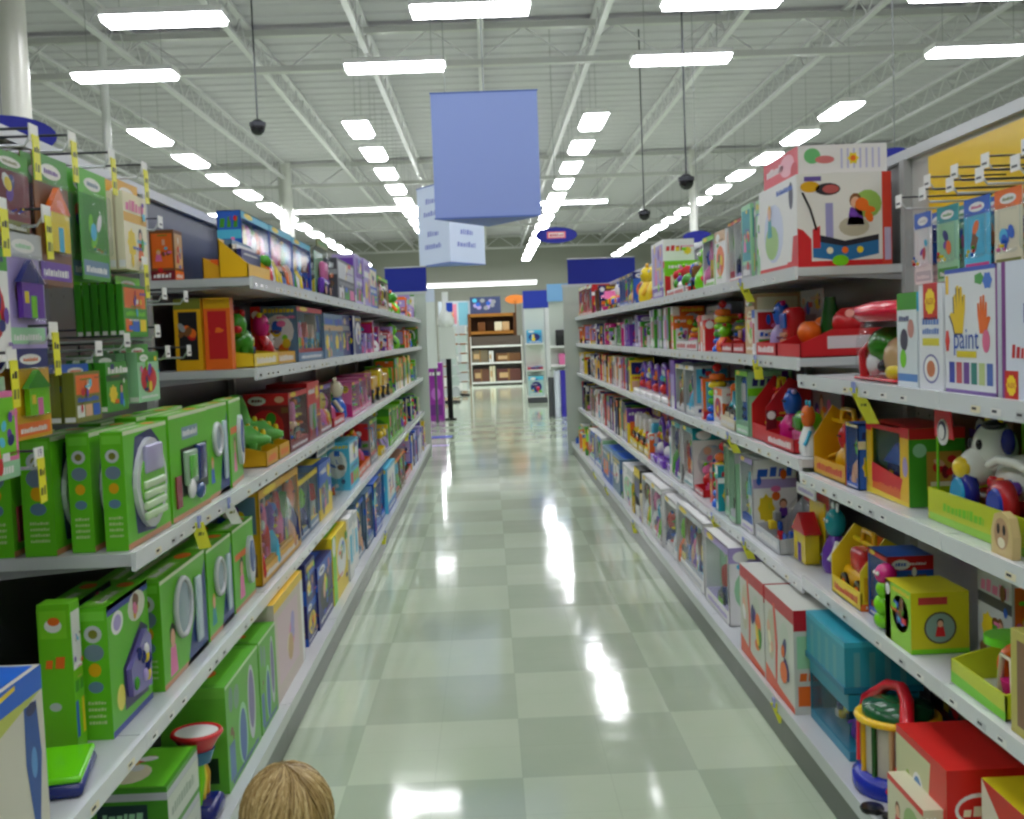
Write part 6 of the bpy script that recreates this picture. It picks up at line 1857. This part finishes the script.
tag(r, 'white headed display stand on a black post beyond the left shelves', 'display stand')
b = MB().box(-.14, .14, 0, .5, 0, 1.08, (150, 40, 160)); fr = FRONT(.28); strokes(b, fr, .03, .25, .85, .08, 'white', rnd); b.dell(fr, .14, .5, .09, .12, (200, 110, 210)); b.drect(fr, .03, .25, .1, .3, (110, 30, 130))
tag(b.build('tall_box', PRINT, None, (-1.02, 21.2, 0)), 'tall purple box standing beyond the left shelves', 'box')
b = MB().box(-.05, .05, 0, .45, 0, 1.0, (22, 24, 44)); b.drect(FRONT(.1), .02, .08, .6, .9, 'white')
tag(b.build('tall_box', PRINT, None, (-1.3, 21.6, 0)), 'narrow dark tall box beside the purple one', 'box')
for i, (x, y, c) in enumerate(((-.78, 30.0, (222, 226, 222)), (-.95, 27.0, (226, 232, 226)))):
    r = empty('spinner_rack', (x, y, 0))
    MB().lathe([(.03, 0), (.03, 2.0 - i * .5)], 'silver', (0, 0, 0), 8).build('pole', METAL, r)
    MB().lathe([(.24, 0), (.24, .04), (.05, .06)], 'black', (0, 0, 0), 16).build('base', DARKM, r)
    for k in range(7 - i * 2):
        q = MB(); z = .15 + k * .25
        for a in range(8):
            aa = a * pi / 4; q.box(.16 * cos(aa) - .06, .16 * cos(aa) + .06, .16 * sin(aa) - .05, .16 * sin(aa) + .05, z, z + .2, rnd.choice([c, 'white', 'silver', (190, 204, 200)]))
        q.torus((0, 0, z), .24, .006, 'white', n=16, m=4); q.build('card_tier', PRINT, r)
    tag(r, ('tall white spinner rack standing at the far end of the aisle', 'shorter white spinner rack in front of the tall one')[i], 'spinner rack', 'white spinner racks')

# right department beyond the run
r = empty('display_unit', (.95, 26.0, 0))
MB().box(-.1, .35, 0, .08, .15, 2.15, (206, 214, 208)).build('end_panel', METAL, r)
MB().box(-.12, .6, -.02, .1, 2.15, 2.55, (40, 60, 170)).build('header', SIGN, r)
for z in (.15, .75, 1.35): MB().box(-.1, .3, -.4, 0, z - .03, z, (225, 226, 224)).build('shelf', METAL, r)
MB().box(-.1, .35, -.4, 0, 0, .12, 'dkgrey').build('kick_base', METAL, r)
tag(r, 'end shelf unit with a royal blue header beyond the right shelves', 'shelving unit')
for i, (z, c, h_) in enumerate(((.151, (170, 200, 200), .45), (.751, (200, 60, 80), .08), (1.351, (70, 150, 200), .3))):
    b = MB().box(-.17, .17, 0, .3, 0, h_, c); art(b, FRONT(.34), .34, h_, rnd, 'white', 'cyan', 'navy', 0)
    tag(b.build('goods_box', PRINT, None, (1.05, 25.65, z)), ('pale teal', 'flat red', 'light blue')[i] + ' box on the end shelf beyond the right run', 'box', 'boxes on the distant end shelf')
r = empty('display_unit', (1.55, 22.6, 0))
MB().box(-.3, .6, .4, .45, 0, 2.2, (196, 204, 196)).build('back_panel', METAL, r)
for z in (.12, .62, .92, 1.3): MB().box(-.3, .6, -.02, .4, z - .04, z, (228, 230, 228)).build('shelf', METAL, r)
MB().box(-.32, .62, .35, .47, 2.2, 2.55, (128, 178, 226)).build('header', SIGN, r)
tag(r, 'grey shelf unit with a light blue header beyond the right shelves', 'shelving unit')
for i, (x, z, c, h_) in enumerate(((-.1, 1.301, 'black', .32), (.12, 1.301, 'dkgrey', .28), (-.05, .921, 'pink', .22), (.15, .921, 'red', .25), (-.1, .621, 'white', .15), (.15, .621, 'lavender', .18))):
    o = MB().rbox(-.09, .09, 0, .25, 0, h_, c, .02).build('goods_box', PRINT, None, (1.55 + x, 22.65, z)); tag(o, '%s box on the grey unit beyond the right shelves' % WORD[c], 'box', 'boxes on the grey distant unit')
for i, (x, c) in enumerate(((1.13, 'dkgrey'), (1.24, (220, 226, 240)), (1.36, (60, 50, 170)))):
    b = MB().lathe([(.055, 0.001), (.055, .86 - .12 * (i == 0))], c, (0, 0, 0), 14); b.lathe([(.02, .86), (.02, .87)], 'black', (0, 0, 0), 8)
    tag(b.build('wrap_roll', PRINT, None, (x, 20.9, 0)), ('dark', 'white', 'blue violet')[i] + ' upright roll standing beyond the right shelves', 'roll', 'upright rolls beyond the right shelves')
# thin flat colour strips on the floor, blue and pale violet
for i, (x0, x1, y0, y1, c) in enumerate(((-1.5, -.62, 17.45, 17.75, (70, 84, 190)), (-1.5, -.62, 16.1, 16.25, (168, 160, 206)))):
    tag(MB().box(x0, x1, y0, y1, .0005, .004, c).build('floor_strip', MATTE), ('blue', 'pale violet')[i] + ' floor strip across the aisle end at the left', 'floor mat')
